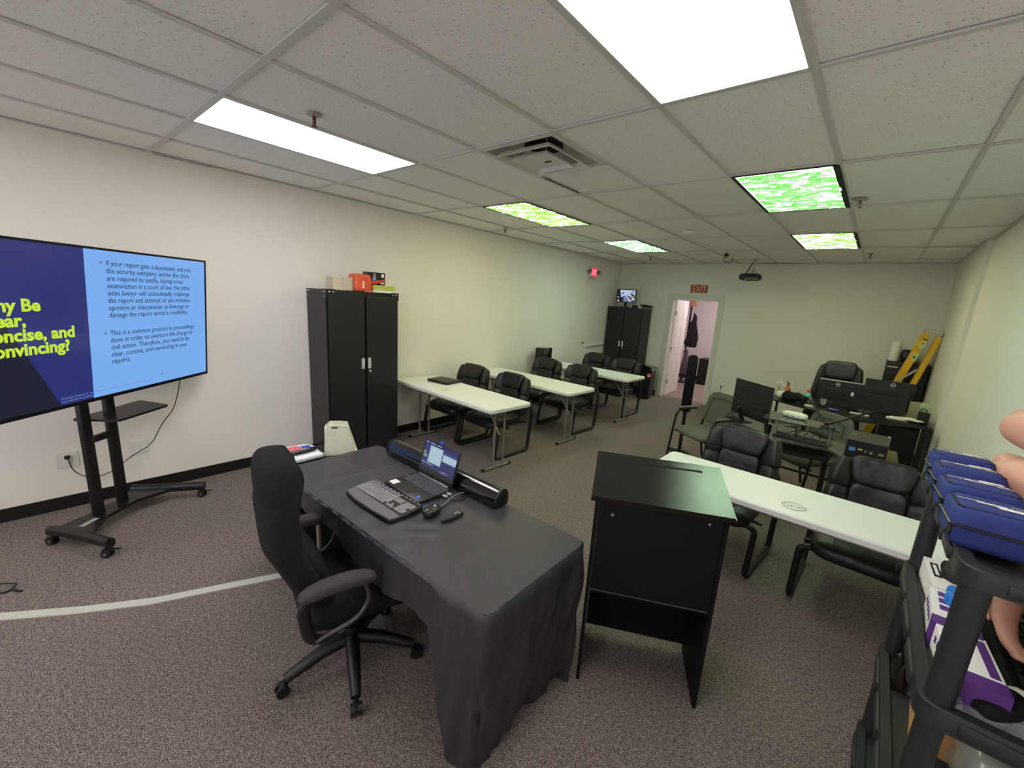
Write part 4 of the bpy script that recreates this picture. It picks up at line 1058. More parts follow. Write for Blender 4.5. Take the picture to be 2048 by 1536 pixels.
# sound bar
t = thing('sound_bar', 'long glossy black sound bar along the far edge of the black tablecloth', 'speaker', (0.965, 0.702, ZD), math.radians(-0.6))
SBL = 1.02
prof = [(-0.048, 0.012), (-0.052, 0.03), (-0.046, 0.055), (-0.02, 0.088), (0.012, 0.097), (0.036, 0.085), (0.046, 0.055), (0.046, 0.02), (0.036, 0.004), (-0.038, 0.004)]
prof = rnd(prof, 0.012, 3)
b = MB(); b.rings([[Vector((x, y, z)) for y, z in prof] for x in (-SBL/2+0.012, SBL/2-0.012)]); b.build('bar', BLKG, t, 50)
for s in (-1, 1):
    b = MB(); b.rings([[Vector((s*(SBL/2-0.012), y*1.04, (z-0.045)*1.04+0.047)) for y, z in prof], [Vector((s*(SBL/2-0.004), y*1.04, (z-0.045)*1.04+0.047)) for y, z in prof], [Vector((s*SBL/2, y*0.93, (z-0.045)*0.93+0.047)) for y, z in prof]]); b.build('end_cap', BLKP, t, 40)
b = MB(); b.box((-0.11, -0.0505, 0.028), (0.045, 0.002, 0.008)); b.box((0.235, -0.0505, 0.024), (0.045, 0.003, 0.008)); b.build('badge', CHROME, t)

# ------------------------------------------------------------------ side table with first aid package, organiser, remote
t = thing('side_pedestal', 'black pedestal cabinet tucked against the left end of the covered table', 'cabinet', (0.06, 0.37, 0))
b = MB(); b.box((-0.015, -0.005, 0.685), (0.37, 0.52, 0.025), bev=0.006); b.build('top_board', BLKT, t)
b = MB(); b.box((0, 0.02, 0.336), (0.28, 0.38, 0.672), bev=0.004); b.build('body', BLKT, t)
ZS = 0.698
t = thing('first_aid_bag', 'white plastic bag with a red and blue logo on the low black table', 'bag', (-0.005, 0.275, ZS), math.radians(-4))
b = MB(); b.superbox((0, 0, 0.022), (0.26, 0.27, 0.044), e=0.22, e2=0.5, n=12, fn=lambda v: (v.x+0.004*math.sin(v.y*60), v.y+0.004*math.sin(v.x*70), v.z+0.002*math.sin(v.x*40+v.y*30))); b.build('sack', mat('white_bag', (226, 228, 234), 0.35, var=0.03, vscale=20), t, 60)
b = MB()
b.prism([(0.115*math.cos(a)*0.9-0.0, 0.03+0.105*math.sin(a)*0.0) for a in (0,)] if False else rnd([(-0.075, -0.10), (-0.035, -0.105), (-0.02, 0.10), (-0.065, 0.11)], 0.02), 0.0462, 0.0468); b.build('blue_print', BLUEP, t)
b = MB(); b.cyl((-0.045, 0.005, 0.0465), (-0.045, 0.005, 0.0474), 0.045, n=24); b.build('red_badge', mat('badge_red', (214, 96, 110), 0.5), t)
text('FIRST AID', 0.034, INK, 'lettering', t, Matrix.Translation((0.02, -0.10, 0.0474)) @ Euler((0, 0, PI/2)).to_matrix().to_4x4(), bold=0.0008)
b = MB(); b.box((0.125, -0.13, 0.02), (0.03, 0.05, 0.034), bev=0.008); b.build('red_corner', REDP, t)
t = thing('tv_remote', 'black remote control lying on the white plastic bag', 'remote', (0.055, 0.285, ZS+0.0475), math.radians(6))
b = MB(); b.box((0, 0, 0.009), (0.045, 0.19, 0.016), bev=0.006); b.build('body', KEYB, t, 40)
b = MB()
for i in range(3):
    for j in range(7): b.box((-0.012+i*0.012, -0.075+j*0.02, 0.0178), (0.007, 0.009, 0.002))
b.build('buttons', KEYG, t)
t = thing('file_organizer', 'cream white slanted magazine holder with an oval hole beside the covered table', 'magazine holder', (0.09, 0.520, ZS), math.radians(60))
b = MB()
# slanted panel: trapezoid with a hand hole
HO = 0.215
out2 = [(-0.09, 0.0), (0.115, 0.0), (0.055, HO-0.004), (0.03, HO-0.004), (0.02, HO), (-0.055, HO+0.002), (-0.08, HO-0.02)]
MM = Euler((PI/2, 0, 0)).to_matrix().to_4x4()
b.prism(out2, -0.006, 0.006, M=Matrix.Translation((0, -0.04, 0)) @ MM); b.prism(out2, -0.003, 0.003, M=Matrix.Translation((0, 0.05, 0)) @ MM)
b.box((-0.082, 0.005, HO*0.45), (0.006, 0.085, HO*0.9)); b.box((0.01, 0.005, 0.003), (0.21, 0.085, 0.006))
b.build('holder', mat('cream_plastic', (226, 228, 206), 0.45), t)
b = MB(); b.sphere((-0.02, -0.0465, HO-0.018), 0.024, sc=(1, 0.06, 0.32)); b.build('hand_hole', INKG, t)

# ================================================================== FOREGROUND OFFICE CHAIR
t = thing('office_chair', 'black fabric high-back office chair pulled up to the covered table', 'office chair', (1.08, 0.075, 0), math.radians(167))
# local: faces -Y
for i in range(5):
    a = math.radians(-97-167+i*72)
    dx, dy = math.cos(a), math.sin(a)
    b = MB(); b.tube([(dx*0.03, dy*0.03, 0.135), (dx*0.14, dy*0.14, 0.125), (dx*0.26, dy*0.26, 0.088), (dx*0.30, dy*0.30, 0.075)], 0.03, n=10, rads=[0.034, 0.032, 0.025, 0.022]); lg = b.build('base_leg', BLKP, t, 50)
    b = MB(); b.cyl((dx*0.30, dy*0.30, 0.045), (dx*0.30, dy*0.30, 0.075), 0.009)
    for q in (-1, 1): b.cyl((dx*0.315-dy*q*0.008, dy*0.315+dx*q*0.008, 0.028), (dx*0.315-dy*q*0.024, dy*0.315+dx*q*0.024, 0.028), 0.027, n=18)
    b.box((dx*0.31, dy*0.31, 0.048), (0.03, 0.03, 0.016), rot=(0, 0, a), bev=0.004)
    b.build('caster', BLKP, lg, 40)
b = MB(); b.cyl((0, 0, 0.09), (0, 0, 0.20), 0.032); b.cyl((0, 0, 0.20), (0, 0, 0.37), 0.016); b.build('gas_lift', BLKP, t, 40)
b = MB(); b.box((0, 0.02, 0.385), (0.22, 0.28, 0.04), bev=0.01); b.cyl((0.11, 0.0, 0.385), (0.24, 0.02, 0.375), 0.007); b.build('mechanism', BLKP, t, 40)
b = MB(); b.superbox((0, -0.01, 0.455), (0.50, 0.50, 0.12), e=0.4, e2=0.55, n=14, fn=lambda v: (v.x, v.y, v.z-0.05*max(0, -v.y/0.25)**3)); b.build('seat', FABB, t, 70)
def backf(v):
    # v.z from -0.35 (bottom) to 0.35 (top)
    u = v.z/0.35
    wd = 1-0.20*max(0, u)**1.6-0.10*max(0, -u)**2
    y = v.y+0.10*u*0.9+0.035*math.cos(u*3.2)-0.02-0.05*max(0, u-0.55)*1.6-0.55*v.x*v.x*(0.6+0.4*u)
    return (v.x*wd, y, v.z)
Mb = Matrix.Translation((0.030, 0.275, 0.768))
b = MB(); b.superbox((0, 0, 0), (0.50, 0.13, 0.74), e=0.5, e2=0.45, n=20, fn=backf, M=Mb); bk = b.build('backrest', FABB, t, 70)
b = MB(); b.superbox((0, -0.045, 0.235), (0.36, 0.07, 0.20), e=0.5, e2=0.6, n=10, fn=lambda v: backf(Vector((v.x, v.y, v.z+0.235))-Vector((0, 0, 0)))[:2]+(v.z,), M=Mb); b.build('head_pillow', FABB, bk, 70)
b = MB(); b.superbox((0, -0.05, -0.12), (0.38, 0.08, 0.26), e=0.5, e2=0.6, n=10, fn=lambda v: backf(Vector((v.x, v.y, v.z-0.12)))[:2]+(v.z,), M=Mb); b.build('lumbar_pillow', FABB, bk, 70)
b = MB(); b.superbox((0, 0.010, 0.272), (0.415, 0.155, 0.20), e=0.6, e2=0.62, n=12, fn=lambda v: (v.x*(1-0.12*v.z/0.08), v.y-0.35*v.x*v.x, v.z), M=Mb); b.build('head_roll', FABB, bk, 70)
for s in (-1, 1):
    b = MB(); b.superbox((s*0.285, 0.115, 0.652), (0.078, 0.30, 0.052), e=0.6, e2=0.6, n=10, fn=lambda v: (v.x, v.y, v.z-0.9*v.y*v.y+0.01)); arm = b.build('arm_pad', mat('arm_fabric', (58, 53, 58), 0.85, var=0.15, vscale=300, bump=0.3, bscale=700), t, 70)
    b = MB(); b.tube(rndpath([(s*0.285, 0.20, 0.655), (s*0.287, 0.25, 0.60), (s*0.285, 0.23, 0.44), (s*0.25, 0.14, 0.395), (s*0.10, 0.04, 0.39)], 0.06), 0.024, n=10, sy=0.6); b.build('arm_upright', BLKP, t, 50)
    b = MB(); b.tube(rndpath([(s*0.285, 0.02, 0.645), (s*0.288, -0.01, 0.55), (s*0.287, 0.04, 0.47), (s*0.286, 0.21, 0.43)], 0.05), 0.010, n=10); b.build('arm_bar', mat('worn_bar', (78, 76, 76), 0.3, metal=0.5), t, 50)

# ================================================================== LECTERN
LA = math.atan2(1.006-0.749, 2.461-1.960)
t = thing('lectern', 'black woodgrain lectern with sloping top and open shelf side', 'lectern', (2.2235, 0.8925, 0), LA)
LWD, LDP = 0.565, 0.36   # local: open side is -Y, front board at +Y
for s in (-1, 1):
    b = MB(); x = s*(LWD/2-0.008)
    b.faces([(x-0.008, 0, 0), (x+0.008, 0, 0), (x+0.008, LDP, 0), (x-0.008, LDP, 0), (x-0.008, 0, 0.975), (x+0.008, 0, 0.975), (x+0.008, LDP, 1.05), (x-0.008, LDP, 1.05)],
            [[3, 2, 1, 0], [4, 5, 6, 7], [0, 1, 5, 4], [1, 2, 6, 5], [2, 3, 7, 6], [3, 0, 4, 7]])
    b.build('side_panel', WOODP, t)
b = MB(); b.box((0, LDP-0.03, 0.545), (LWD-0.036, 0.015, 0.97)); b.build('front_board', WOODP, t)
b = MB(); b.box((0, 0.012, 0.745), (LWD-0.036, 0.015, 0.45)); pn = b.build('back_panel', WOODP, t)
b = MB(); b.cyl((-0.20, 0.0035, 0.91), (-0.20, 0.0, 0.91), 0.008); b.cyl((0.205, 0.0035, 0.94), (0.205, 0.001, 0.94), 0.005); b.build('cam_bolt', CHROME, pn, 40)
b = MB(); b.box((0, 0.17, 0.508), (LWD-0.036, 0.32, 0.016)); b.build('shelf', WOODP, t)
b = MB(); b.box((0, 0.0, 0.518), (LWD-0.04, 0.003, 0.002)); b.build('shelf_edge', mat('edge_grey', (92, 92, 92), 0.4), t)
sl = math.atan2(0.075, LDP)
Mt = Matrix.Translation((0, LDP/2-0.005, 1.022)) @ Euler((sl, 0, 0)).to_matrix().to_4x4()
b = MB(); b.box((0, 0, 0), (0.605, 0.400, 0.018), bev=0.001, M=Mt); top = b.build('sloping_top', WOODB, t)
b = MB(); b.box((0.075, 0.135, 0.0095), (0.27, 0.014, 0.002), M=Mt); b.cyl(Mt @ Vector((-0.06, 0.135, 0.0085)), Mt @ Vector((-0.06, 0.135, 0.0105)), 0.008); b.build('pen_groove', mat('groove', (3, 3, 3), 0.9), top)
b = MB(); b.box((0.0, -0.196, 0.012), (0.59, 0.008, 0.010), M=Mt); b.build('book_ledge', WOODB, top)

# ================================================================== SHELVING UNIT AT RIGHT
SX0, SX1, SY0, SY1 = 3.055, 3.505, 0.555, 1.415
t = thing('shelving_unit', 'dark grey resin four-tier shelving unit against the right wall', 'shelf unit', ((SX0+SX1)/2, (SY0+SY1)/2, 0))
HX, HY = (SX1-SX0)/2, (SY1-SY0)/2
def shelfpart(z, th=0.065):
    b = MB(); o1 = rnd([(-HX, -HY), (HX, -HY), (HX, HY), (-HX, HY)], 0.05, 5)
    o2 = [(x*(1-0.03/HX), y*(1-0.03/HY)) for x, y in o1]; o3 = [(x*(1-0.035/HX), y*(1-0.035/HY)) for x, y in o1]
    V = lambda P, z: [Vector((x, y, z)) for x, y in P]
    b.rings([V(o3, z-th), V(o1, z-th+0.005), V(o1, z-0.004), V([(x*0.99, y*0.995) for x, y in o1], z), V(o2, z), V(o3, z-0.02)])
    # lower skirt already; moulded ribs along the long outer side
    for (y0, y1, d) in ((-HY+0.12, -0.14, 0.010), (-0.09, 0.10, 0.012), (0.15, HY-0.10, 0.010)):
        b.box((-HX-0.001, (y0+y1)/2, z-th/2), (0.014, y1-y0, th-0.02), bev=0.005)
        b.box((-HX-0.004, (y0+y1)/2, z-0.018), (0.010, y1-y0-0.02, 0.008), bev=0.002)
    b.box((0, -HY-0.001, z-th/2), (2*HX-0.16, 0.012, th-0.025), bev=0.005)
    return b.build('shelf_tier', SHELFP, t, 30)
SHZ = (0.10, 0.50, 0.90, 1.285)
for z in SHZ: shelfpart(z, 0.055 if z > 1.2 else 0.065)
for sx in (-1, 1):
    for sy in (-1, 1):
        for z0, z1 in ((0.0, 0.04), (0.08, 0.44), (0.48, 0.84), (0.88, 1.235)):
            b = MB(); b.cyl((sx*(HX-0.042), sy*(HY-0.042), z0), (sx*(HX-0.042), sy*(HY-0.042), z1), 0.030, n=20); b.build('post', SHELFP, t, 40)

ZT = 1.266
def blue_bag(name, label, y0, y1, flip=False):
    yc = (y0+y1)/2; D = y1-y0
    t = thing(name, label, 'bag', (3.118, yc, ZT), 0, None)
    t.rotation_euler = (math.radians(-5), 0, 0)
    b = MB(); b.superbox((0, 0, 0.062), (0.165, D+0.012, 0.115), e=0.28, e2=0.38, n=12); b.build('pouch', BLUEB, t, 70)
    b = MB(); b.tube([(0.083*sx, (D/2+0.008)*sy, 0.066) for sx, sy in ((-0.93, -1), (0.93, -1), (1, -0.9), (1, 0.9), (0.93, 1), (-0.93, 1), (-1, 0.9), (-1, -0.9))], 0.004, closed=True, n=6); z_ = b.build('zip', KEYB, t)
    b = MB(); b.tube([((D/2-0.0)*0+0.071*sx, (D/2-0.012)*sy, 0.112) for sx, sy in ((-0.9, -1), (0.9, -1), (1, -0.85), (1, 0.85), (0.9, 1), (-0.9, 1), (-1, 0.85), (-1, -0.85))], 0.0035, closed=True, n=6); b.build('top_piping', BLUED, t)
    b = MB(); b.box((-0.081, -D/2+0.012, 0.050), (0.010, 0.016, 0.03), bev=0.003); b.tube([(-0.087, -D/2+0.012, 0.046), (-0.092, -D/2+0.01, 0.03), (-0.090, -D/2+0.012, 0.012)], 0.003, n=6); b.build('zip_pull', KEYB, z_)
    s = -1 if flip else 1
    b = MB(); b.prism(rnd([(0.005, s*0.030-0.011), (0.055, s*0.030-0.011), (0.050, s*0.030+0.011), (0.0, s*0.030+0.011)], 0.004), 0.1205, 0.1212); b.build('printed_label', WPAPER, t)
    b = MB(); b.box((-0.05, s*0.004, 0.1208), (0.04, 0.003, 0.0008)); b.build('printed_line', WPAPER, t)
    b = MB(); b.box((0.05, -s*0.012, 0.1208), (0.035, 0.002, 0.0008)); b.build('printed_line', WPAPER, t)
    text('Manikins\nEMERGENCY', 0.016, WPAPER, 'lettering', t, Matrix.Translation((-0.035, s*0.006-(0 if not flip else 0.004), 0.1208)), bold=0.0004, spacing=0.7, shear=0.3)
    return t
blue_bag('blue_pouch', 'dark blue zip pouch with white print, nearest the camera on the top shelf', 0.665, 0.855, True)
blue_bag('blue_pouch', 'second dark blue zip pouch from the camera on the top shelf', 0.868, 1.050)
blue_bag('blue_pouch', 'third dark blue zip pouch from the camera on the top shelf', 1.063, 1.225)
blue_bag('blue_pouch', 'farthest dark blue zip pouch, at the far end of the top shelf', 1.238, 1.392)

# manikin torsos: one continuous surface per body, built from cross-sections along Y
def torso(name, label, loc, rz, sc=1.0):
    t = thing(name, label, 'training manikin', loc, rz)
    secs = [(-0.36, 0.0, 0.08, 0.055, 0.06), (-0.30, 0, 0.105, 0.065, 0.07), (-0.15, 0, 0.11, 0.07, 0.075), (0.0, 0, 0.12, 0.078, 0.08), (0.12, 0, 0.135, 0.08, 0.082), (0.20, 0, 0.135, 0.070, 0.078), (0.245, 0, 0.115, 0.055, 0.075), (0.27, 0, 0.075, 0.045, 0.075), (0.30, 0, 0.052, 0.042, 0.078), (0.38, 0, 0.048, 0.045, 0.082)]
    b = MB(); R = []
    for (y, cx, rx, rz_, cz) in secs:
        r = []
        for j in range(28):
            a = 2*PI*j/28; c_ = math.cos(a); s_ = math.sin(a)
            x = cx+rx*math.copysign(abs(c_)**0.8, c_); z = cz+rz_*math.copysign(abs(s_)**0.85, s_)
            if s_ > 0 and -0.1 < y < 0.15: z += 0.014*math.exp(-((abs(x)-0.07)/0.04)**2)
            r.append(Vector((x, y, max(z, 0.0))))
        R.append(r)
    b.rings(R, cap=False)
    r2 = [[Vector((v.x*0.8, v.y, (v.z-0.082)*0.8+0.082)) for v in R[-1]], [Vector((v.x*0.75, v.y-0.03, (v.z-0.082)*0.75+0.082)) for v in R[-1]]]
    b.rings([R[-1]]+r2, cap=False); b.rings([r2[-1], [Vector((0.001*math.cos(j), r2[-1][0].y, 0.082)) for j in range(28)]], cap=False)
    b.rings([R[0], [Vector((v.x*0.01, v.y-0.01, 0.06)) for v in R[0]]], cap=False)
    bmesh.ops.remove_doubles(b.bm, verts=b.bm.verts, dist=0.0005)
    o = b.build('body', SKIN, t, 80, sub=1)
    return t
torso('training_manikin', 'lower skin-coloured manikin torso lying on the top shelf behind the blue pouches', (3.356, 1.14, ZT), math.radians(14))
torso('training_manikin', 'upper skin-coloured manikin torso lying on another torso on the top shelf', (3.360, 1.20, ZT+0.163), math.radians(12))

# middle shelf: glove boxes, manikin limbs, black sock shoe, mesh crate
ZM = 0.882
def box_obj(name, label, cat, c, d, rz, m, parts=(), group=None):
    t = thing(name, label, cat, (c[0], c[1], c[2]), rz, group)
    b = MB(); b.box((0, 0, d[2]/2), d, bev=0.0015); b.build('carton', m, t)
    return t
def glove_box(label, x, y, z, rz, purple=True, glove=None):
    t = box_obj('glove_box', label, 'box', (x, y, z), (0.105, 0.235, 0.078), rz, WPAPER)
    zt = 0.0785
    if purple:
        b = MB(); b.box((0, -0.095, 0.039), (0.1065, 0.05, 0.0785)); b.box((0.035, 0.02, zt), (0.02, 0.16, 0.001)); b.build('purple_print', PURP, t)
        b = MB()
        for i in range(5): b.box((-0.0535, 0.08-i*0.03, 0.045), (0.001, 0.014, 0.02))
        b.build('side_lettering', PURP, t); b = MB()
        for i in range(3): b.box((-0.02, 0.08-i*0.045, zt), (0.028, 0.030, 0.0012))
        b.build('top_lettering', PURP, t)
    else:
        b = MB(); b.box((-0.03, 0.02, zt), (0.022, 0.11, 0.001)); b.build('black_label', INK, t)
        b = MB(); b.box((-0.03, 0.02, zt+0.0008), (0.010, 0.08, 0.0008)); b.build('label_text', WPAPER, t)
    if glove:
        b = MB(); b.superbox((0.012, 0.05 if purple else 0.0, 0.092), (0.06, 0.12, 0.055), e=0.8, e2=0.8, n=12, fn=lambda v: (v.x+0.008*math.sin(v.y*90), v.y, v.z+0.006*math.sin(v.x*150+v.y*80))); b.build('glove_tuft', glove, t, 70)
    return t
glove_box('white glove box with black gloves poking out, far end of the middle shelf', 3.158, 1.225, ZM, math.radians(3), False, mat('black_glove', (20, 20, 22), 0.6))
glove_box('white and purple glove box with bright blue gloves poking out, on the middle shelf', 3.155, 1.06, ZM, math.radians(-80), True, GLOVE) if False else None
glove_box('white and purple glove box with bright blue gloves poking out, on the middle shelf', 3.150, 0.980, ZM, math.radians(-2), True, GLOVE)
glove_box('white and purple glove box lying closest to the near post of the middle shelf', 3.160, 0.745, ZM, math.radians(4), True)
# infant manikin: one continuous skinned body
def skinned(name, parent, nodes, edges, m, root=0, lev=2):
    me = bpy.data.meshes.new(name); me.from_pydata([n_[:3] for n_ in nodes], edges, [])
    o = bpy.data.objects.new(name, me); C.objects.link(o); o.parent = parent
    sk = o.modifiers.new('skin', 'SKIN'); sk.use_smooth_shade = True
    sv = me.skin_vertices[0].data if me.skin_vertices else None
    if sv is None:
        bm = bmesh.new(); bm.from_mesh(me); bm.verts.layers.skin.verify(); bm.to_mesh(me); bm.free(); sv = me.skin_vertices[0].data
    for i, n_ in enumerate(nodes): sv[i].radius = (n_[3], n_[3]); sv[i].use_root = (i == root)
    sb = o.modifiers.new('sub', 'SUBSURF'); sb.levels = lev; sb.render_levels = lev
    me.materials.append(m)
    return o
t = thing('infant_manikin', 'skin-coloured infant manikin with bare arm and legs on the middle shelf', 'training manikin', (3.36, 1.10, ZM+0.055))
nodes = [(-0.03, 0.0, 0.10, 0.060), (-0.02, 0.14, 0.11, 0.064), (0.0, 0.24, 0.11, 0.045), (0.0, 0.28, 0.11, 0.05),
         (-0.085, 0.18, 0.12, 0.026), (-0.135, 0.09, 0.10, 0.021), (-0.125, -0.015, 0.06, 0.017), (-0.135, -0.06, 0.045, 0.013),
         (-0.07, -0.03, 0.09, 0.045), (-0.100, -0.06, 0.12, 0.038), (-0.112, -0.13, 0.06, 0.029), (-0.105, -0.19, 0.025, 0.022), (-0.085, -0.235, 0.015, 0.015),
         (0.0, -0.06, 0.09, 0.045), (-0.02, -0.13, 0.12, 0.038), (-0.04, -0.18, 0.07, 0.029), (-0.055, -0.215, 0.05, 0.022), (-0.065, -0.25, 0.035, 0.015)]
edges = [(0, 1), (1, 2), (2, 3), (1, 4), (4, 5), (5, 6), (6, 7), (0, 8), (8, 9), (9, 10), (10, 11), (11, 12), (0, 13), (13, 14), (14, 15), (15, 16), (16, 17)]
# five small fingers and five toes on the visible hand and foot
for i, (dx, L_) in enumerate(((-0.016, 0.030), (-0.008, 0.036), (0.0, 0.038), (0.008, 0.034), (0.018, 0.022))):
    k0 = len(nodes); nodes.append((-0.135+dx, -0.075, 0.042, 0.0055)); nodes.append((-0.135+dx*1.25, -0.075-L_, 0.030, 0.0045)); edges += [(7, k0), (k0, k0+1)]
for i in range(5):
    k0 = len(nodes); nodes.append((-0.101+i*0.010, -0.253+abs(i-1)*0.003, 0.015, 0.006)); edges.append((12, k0))
skinned('body', t, nodes, edges, SKIN, 0)
b = MB(); b.sphere((3.36, 1.44, ZM+0.175), 0.062, sc=(0.9, 1.05, 0.95)) if False else None
t = thing('mesh_crate', 'black plastic crate with square holes under the infant manikin', 'crate', (3.375, 0.97, ZM-0.001))
b = MB()
for y in [i*0.075-0.30 for i in range(9)]: b.box((0.0, y, 0.045), (0.22, 0.014, 0.010))
for x in (-0.105, -0.05, 0.0, 0.05, 0.105): b.box((x, 0.0, 0.045), (0.014, 0.61, 0.010))
b.box((-0.105, 0, 0.024), (0.008, 0.61, 0.046)); b.box((0.105, 0, 0.024), (0.008, 0.61, 0.046)); b.box((0, -0.302, 0.024), (0.21, 0.008, 0.046)); b.box((0, 0.302, 0.024), (0.21, 0.008, 0.046))
b.build('lattice', BLKP, t)
t = thing('black_shoe_cover', 'black knit slipper with a cream band at the near end of the middle shelf', 'slipper', (3.225, 0.665, ZM+0.004), math.radians(-50))
b = MB(); b.superbox((0, 0, 0.022), (0.062, 0.16, 0.044), e=0.7, e2=0.7, n=12, fn=lambda v: (v.x*(1-0.15*v.y/0.08), v.y, v.z*(1-0.3*v.y/0.08) if v.z > 0 else v.z)); b.build('body', FABB, t, 70)
b = MB(); b.tube([(0.044*math.cos(a), 0.035, 0.034+0.032*math.sin(a)) for a in [i*2*PI/20 for i in range(20)]], 0.012, closed=True, n=8, sy=0.25, up=(0, 1, 0)); b.build('cream_band', mat('cream_band', (214, 210, 186), 0.7), t, 60)
def crinkle(b, cx, cy, cz, dx, dy, dz, seed=0, nx=22, ny=22):
    rr = random.Random(seed); vs = []; fs = []
    ph = [rr.uniform(0, 6) for _ in range(6)]
    for j in range(ny+1):
        for i in range(nx+1):
            u, v = i/nx-0.5, j/ny-0.5
            edge = max(0, 1-(2*abs(u))**4)*max(0, 1-(2*abs(v))**4)
            z = dz*edge*(0.55+0.2*math.sin(17*u+ph[0]+5*v)+0.15*math.sin(29*v+ph[1]-11*u)+0.12*rr.uniform(-1, 1))
            vs.append((cx+u*dx*(1+0.03*math.sin(v*20+ph[2])), cy+v*dy*(1+0.03*math.sin(u*22+ph[3])), cz+max(0.001, z)))
    for j in range(ny):
        for i in range(nx): a = j*(nx+1)+i; fs.append([a, a+1, a+nx+2, a+nx+1])
    b.faces(vs, fs); return b
b = crinkle(MB(), 3.24, 0.665, ZM+0.001, 0.24, 0.14, 0.04, 3); tag(b.build('plastic_bag', PLASTC, None, 20), 'crinkled clear plastic bag around the black slipper on the middle shelf', 'plastic bag')
b = crinkle(MB(), 3.12, 0.65, ZM+0.001, 0.06, 0.10, 0.05, 5, 10, 12); tag(b.build('plastic_bag', PLASTC, None, 20), 'small clear plastic bag corner beside the near post on the middle shelf', 'plastic bag')
b = crinkle(MB(), 3.21, 0.72 if False else 0.68, ZM+0.001, 0.07, 0.05, 0.05, 9, 10, 10)
bpy.data.meshes.remove(bpy.data.meshes[-1]) if False else b.bm.free()
b = MB(); b.superbox((3.225, 0.60, ZM+0.02), (0.001, 0.001, 0.001), n=4); b.bm.free()
# third tier: cardboard sheets, black bag, clear sack, white tub
Z3 = 0.482
t = thing('cardboard_box', 'tall open brown cardboard box on the third shelf', 'box', (3.215, 1.03, Z3), math.radians(-4))
b = MB(); b.box((-0.075, 0, 0.12), (0.004, 0.22, 0.24)); b.box((0.075, 0, 0.12), (0.004, 0.22, 0.24)); b.box((0, -0.11, 0.12), (0.15, 0.004, 0.24)); b.box((0, 0.11, 0.12), (0.15, 0.004, 0.24)); b.box((0, 0, 0.002), (0.15, 0.22, 0.004)); b.build('carton', CARD, t)
b = MB(); b.prism([(-0.10, 0.0), (0.10, 0.0), (0.07, 0.085), (-0.08, 0.085)], -0.002, 0.002, M=Matrix.Translation((-0.08, 0, 0.24)) @ Euler((math.radians(80), 0, math.radians(90))).to_matrix().to_4x4()); b.build('flap', CARD, t)
b = crinkle(MB(), 3.15, 1.235, Z3+0.002, 0.13, 0.17, 0.20, 11, 14, 16); tag(b.build('black_bag', mat('black_bag_gloss', (16, 15, 16), 0.3), None, 30), 'crumpled black plastic bag at the far end of the third shelf', 'bag')
t = thing('clear_sack', 'bulging clear plastic sack of grey items on the third shelf', 'bag', (3.32, 0.78, Z3))
b = MB(); b.superbox((0, 0, 0.13), (0.24, 0.30, 0.25), e=0.6, e2=0.6, n=14, fn=lambda v: (v.x+0.008*math.sin(v.z*70+v.y*30), v.y+0.01*math.sin(v.x*60), v.z+0.012*math.sin(v.x*50+v.y*40))); b.build('sack', mat('grey_sack', (150, 152, 142), 0.18, var=0.25, vscale=9), t, 50)
t = thing('white_tub', 'rounded white plastic tub at the bottom of the picture, on the third shelf', 'tub', (3.175, 0.66, Z3))
b = MB(); b.lathe([(0.001, 0), (0.05, 0.0), (0.058, 0.03), (0.062, 0.09), (0.055, 0.115), (0.001, 0.12)], n=28); b.build('body', WPLAST, t, 50)

# ================================================================== TOWER FAN, BIN, SPEAKER BY THE WALL
t = thing('tower_fan', 'tall slim black tower fan standing before the doorway', 'fan', (1.07, 4.62, 0), math.radians(20))
b = MB(); b.lathe([(0.001, 0), (0.135, 0), (0.14, 0.012), (0.10, 0.03), (0.03, 0.04), (0.001, 0.04)], n=32); b.build('base', BLKG, t, 40)
b = MB(); b.cyl((0, 0, 0.03), (0, 0, 0.60), 0.022); b.build('neck', BLKT, t, 40)
b = MB(); P = rnd([(-0.055, 0.55), (0.055, 0.55), (0.060, 0.62), (0.060, 1.285), (-0.060, 1.285), (-0.060, 0.62)], 0.055, 6)
b.prism(P, -0.05, 0.05, M=MM); b.build('tower_body', FANB, t, 35)
b = MB(); b.prism(rnd([(-0.043, 0.66), (0.043, 0.66), (0.043, 1.22), (-0.043, 1.22)], 0.02), 0.05, 0.054, M=MM)
b.build('grille', FANB, t)
t = thing('trash_bin', 'black plastic bin with a rounded lid beside the far left cabinet', 'trash bin', (-0.71, 7.42, 0), math.radians(8))
b = MB(); o1 = rnd([(-0.14, -0.20), (0.14, -0.20), (0.14, 0.20), (-0.14, 0.20)], 0.03)
V = lambda P, s, z: [Vector((x*s, y*s, z)) for x, y in P]
b.rings([V(o1, 0.86, 0), V(o1, 0.9, 0.05), V(o1, 1.0, 0.58)]); b.build('body', BLKP, t, 40)
b = MB(); b.rings([V(o1, 1.10, 0.575), V(o1, 1.14, 0.59), V(o1, 1.12, 0.615), V(o1, 0.9, 0.65), V(o1, 0.5, 0.67)]); b.build('lid', BLKG, t, 40)
b = MB(); b.box((0.10, -0.2005, 0.50), (0.075, 0.003, 0.08)); b.build('label_sticker', mat('bin_label', (196, 90, 84), 0.5), t)
b = MB(); b.box((0.10, -0.2025, 0.485), (0.05, 0.002, 0.04)); b.build('label_print', WPAPER, t)
b = MB(); b.box((0.06, -0.19, 0.03), (0.14, 0.03, 0.03), bev=0.006); b.build('pedal', BLKP, t)
t = thing('computer_tower', 'glossy black upright computer case on a table edge against the left wall', 'computer', (-1.575, 4.98, 0.74), math.radians(12))
b = MB(); b.box((0, 0, 0.15), (0.19, 0.30, 0.30), bev=0.02, seg=3); b.build('case', BLKG, t, 40)
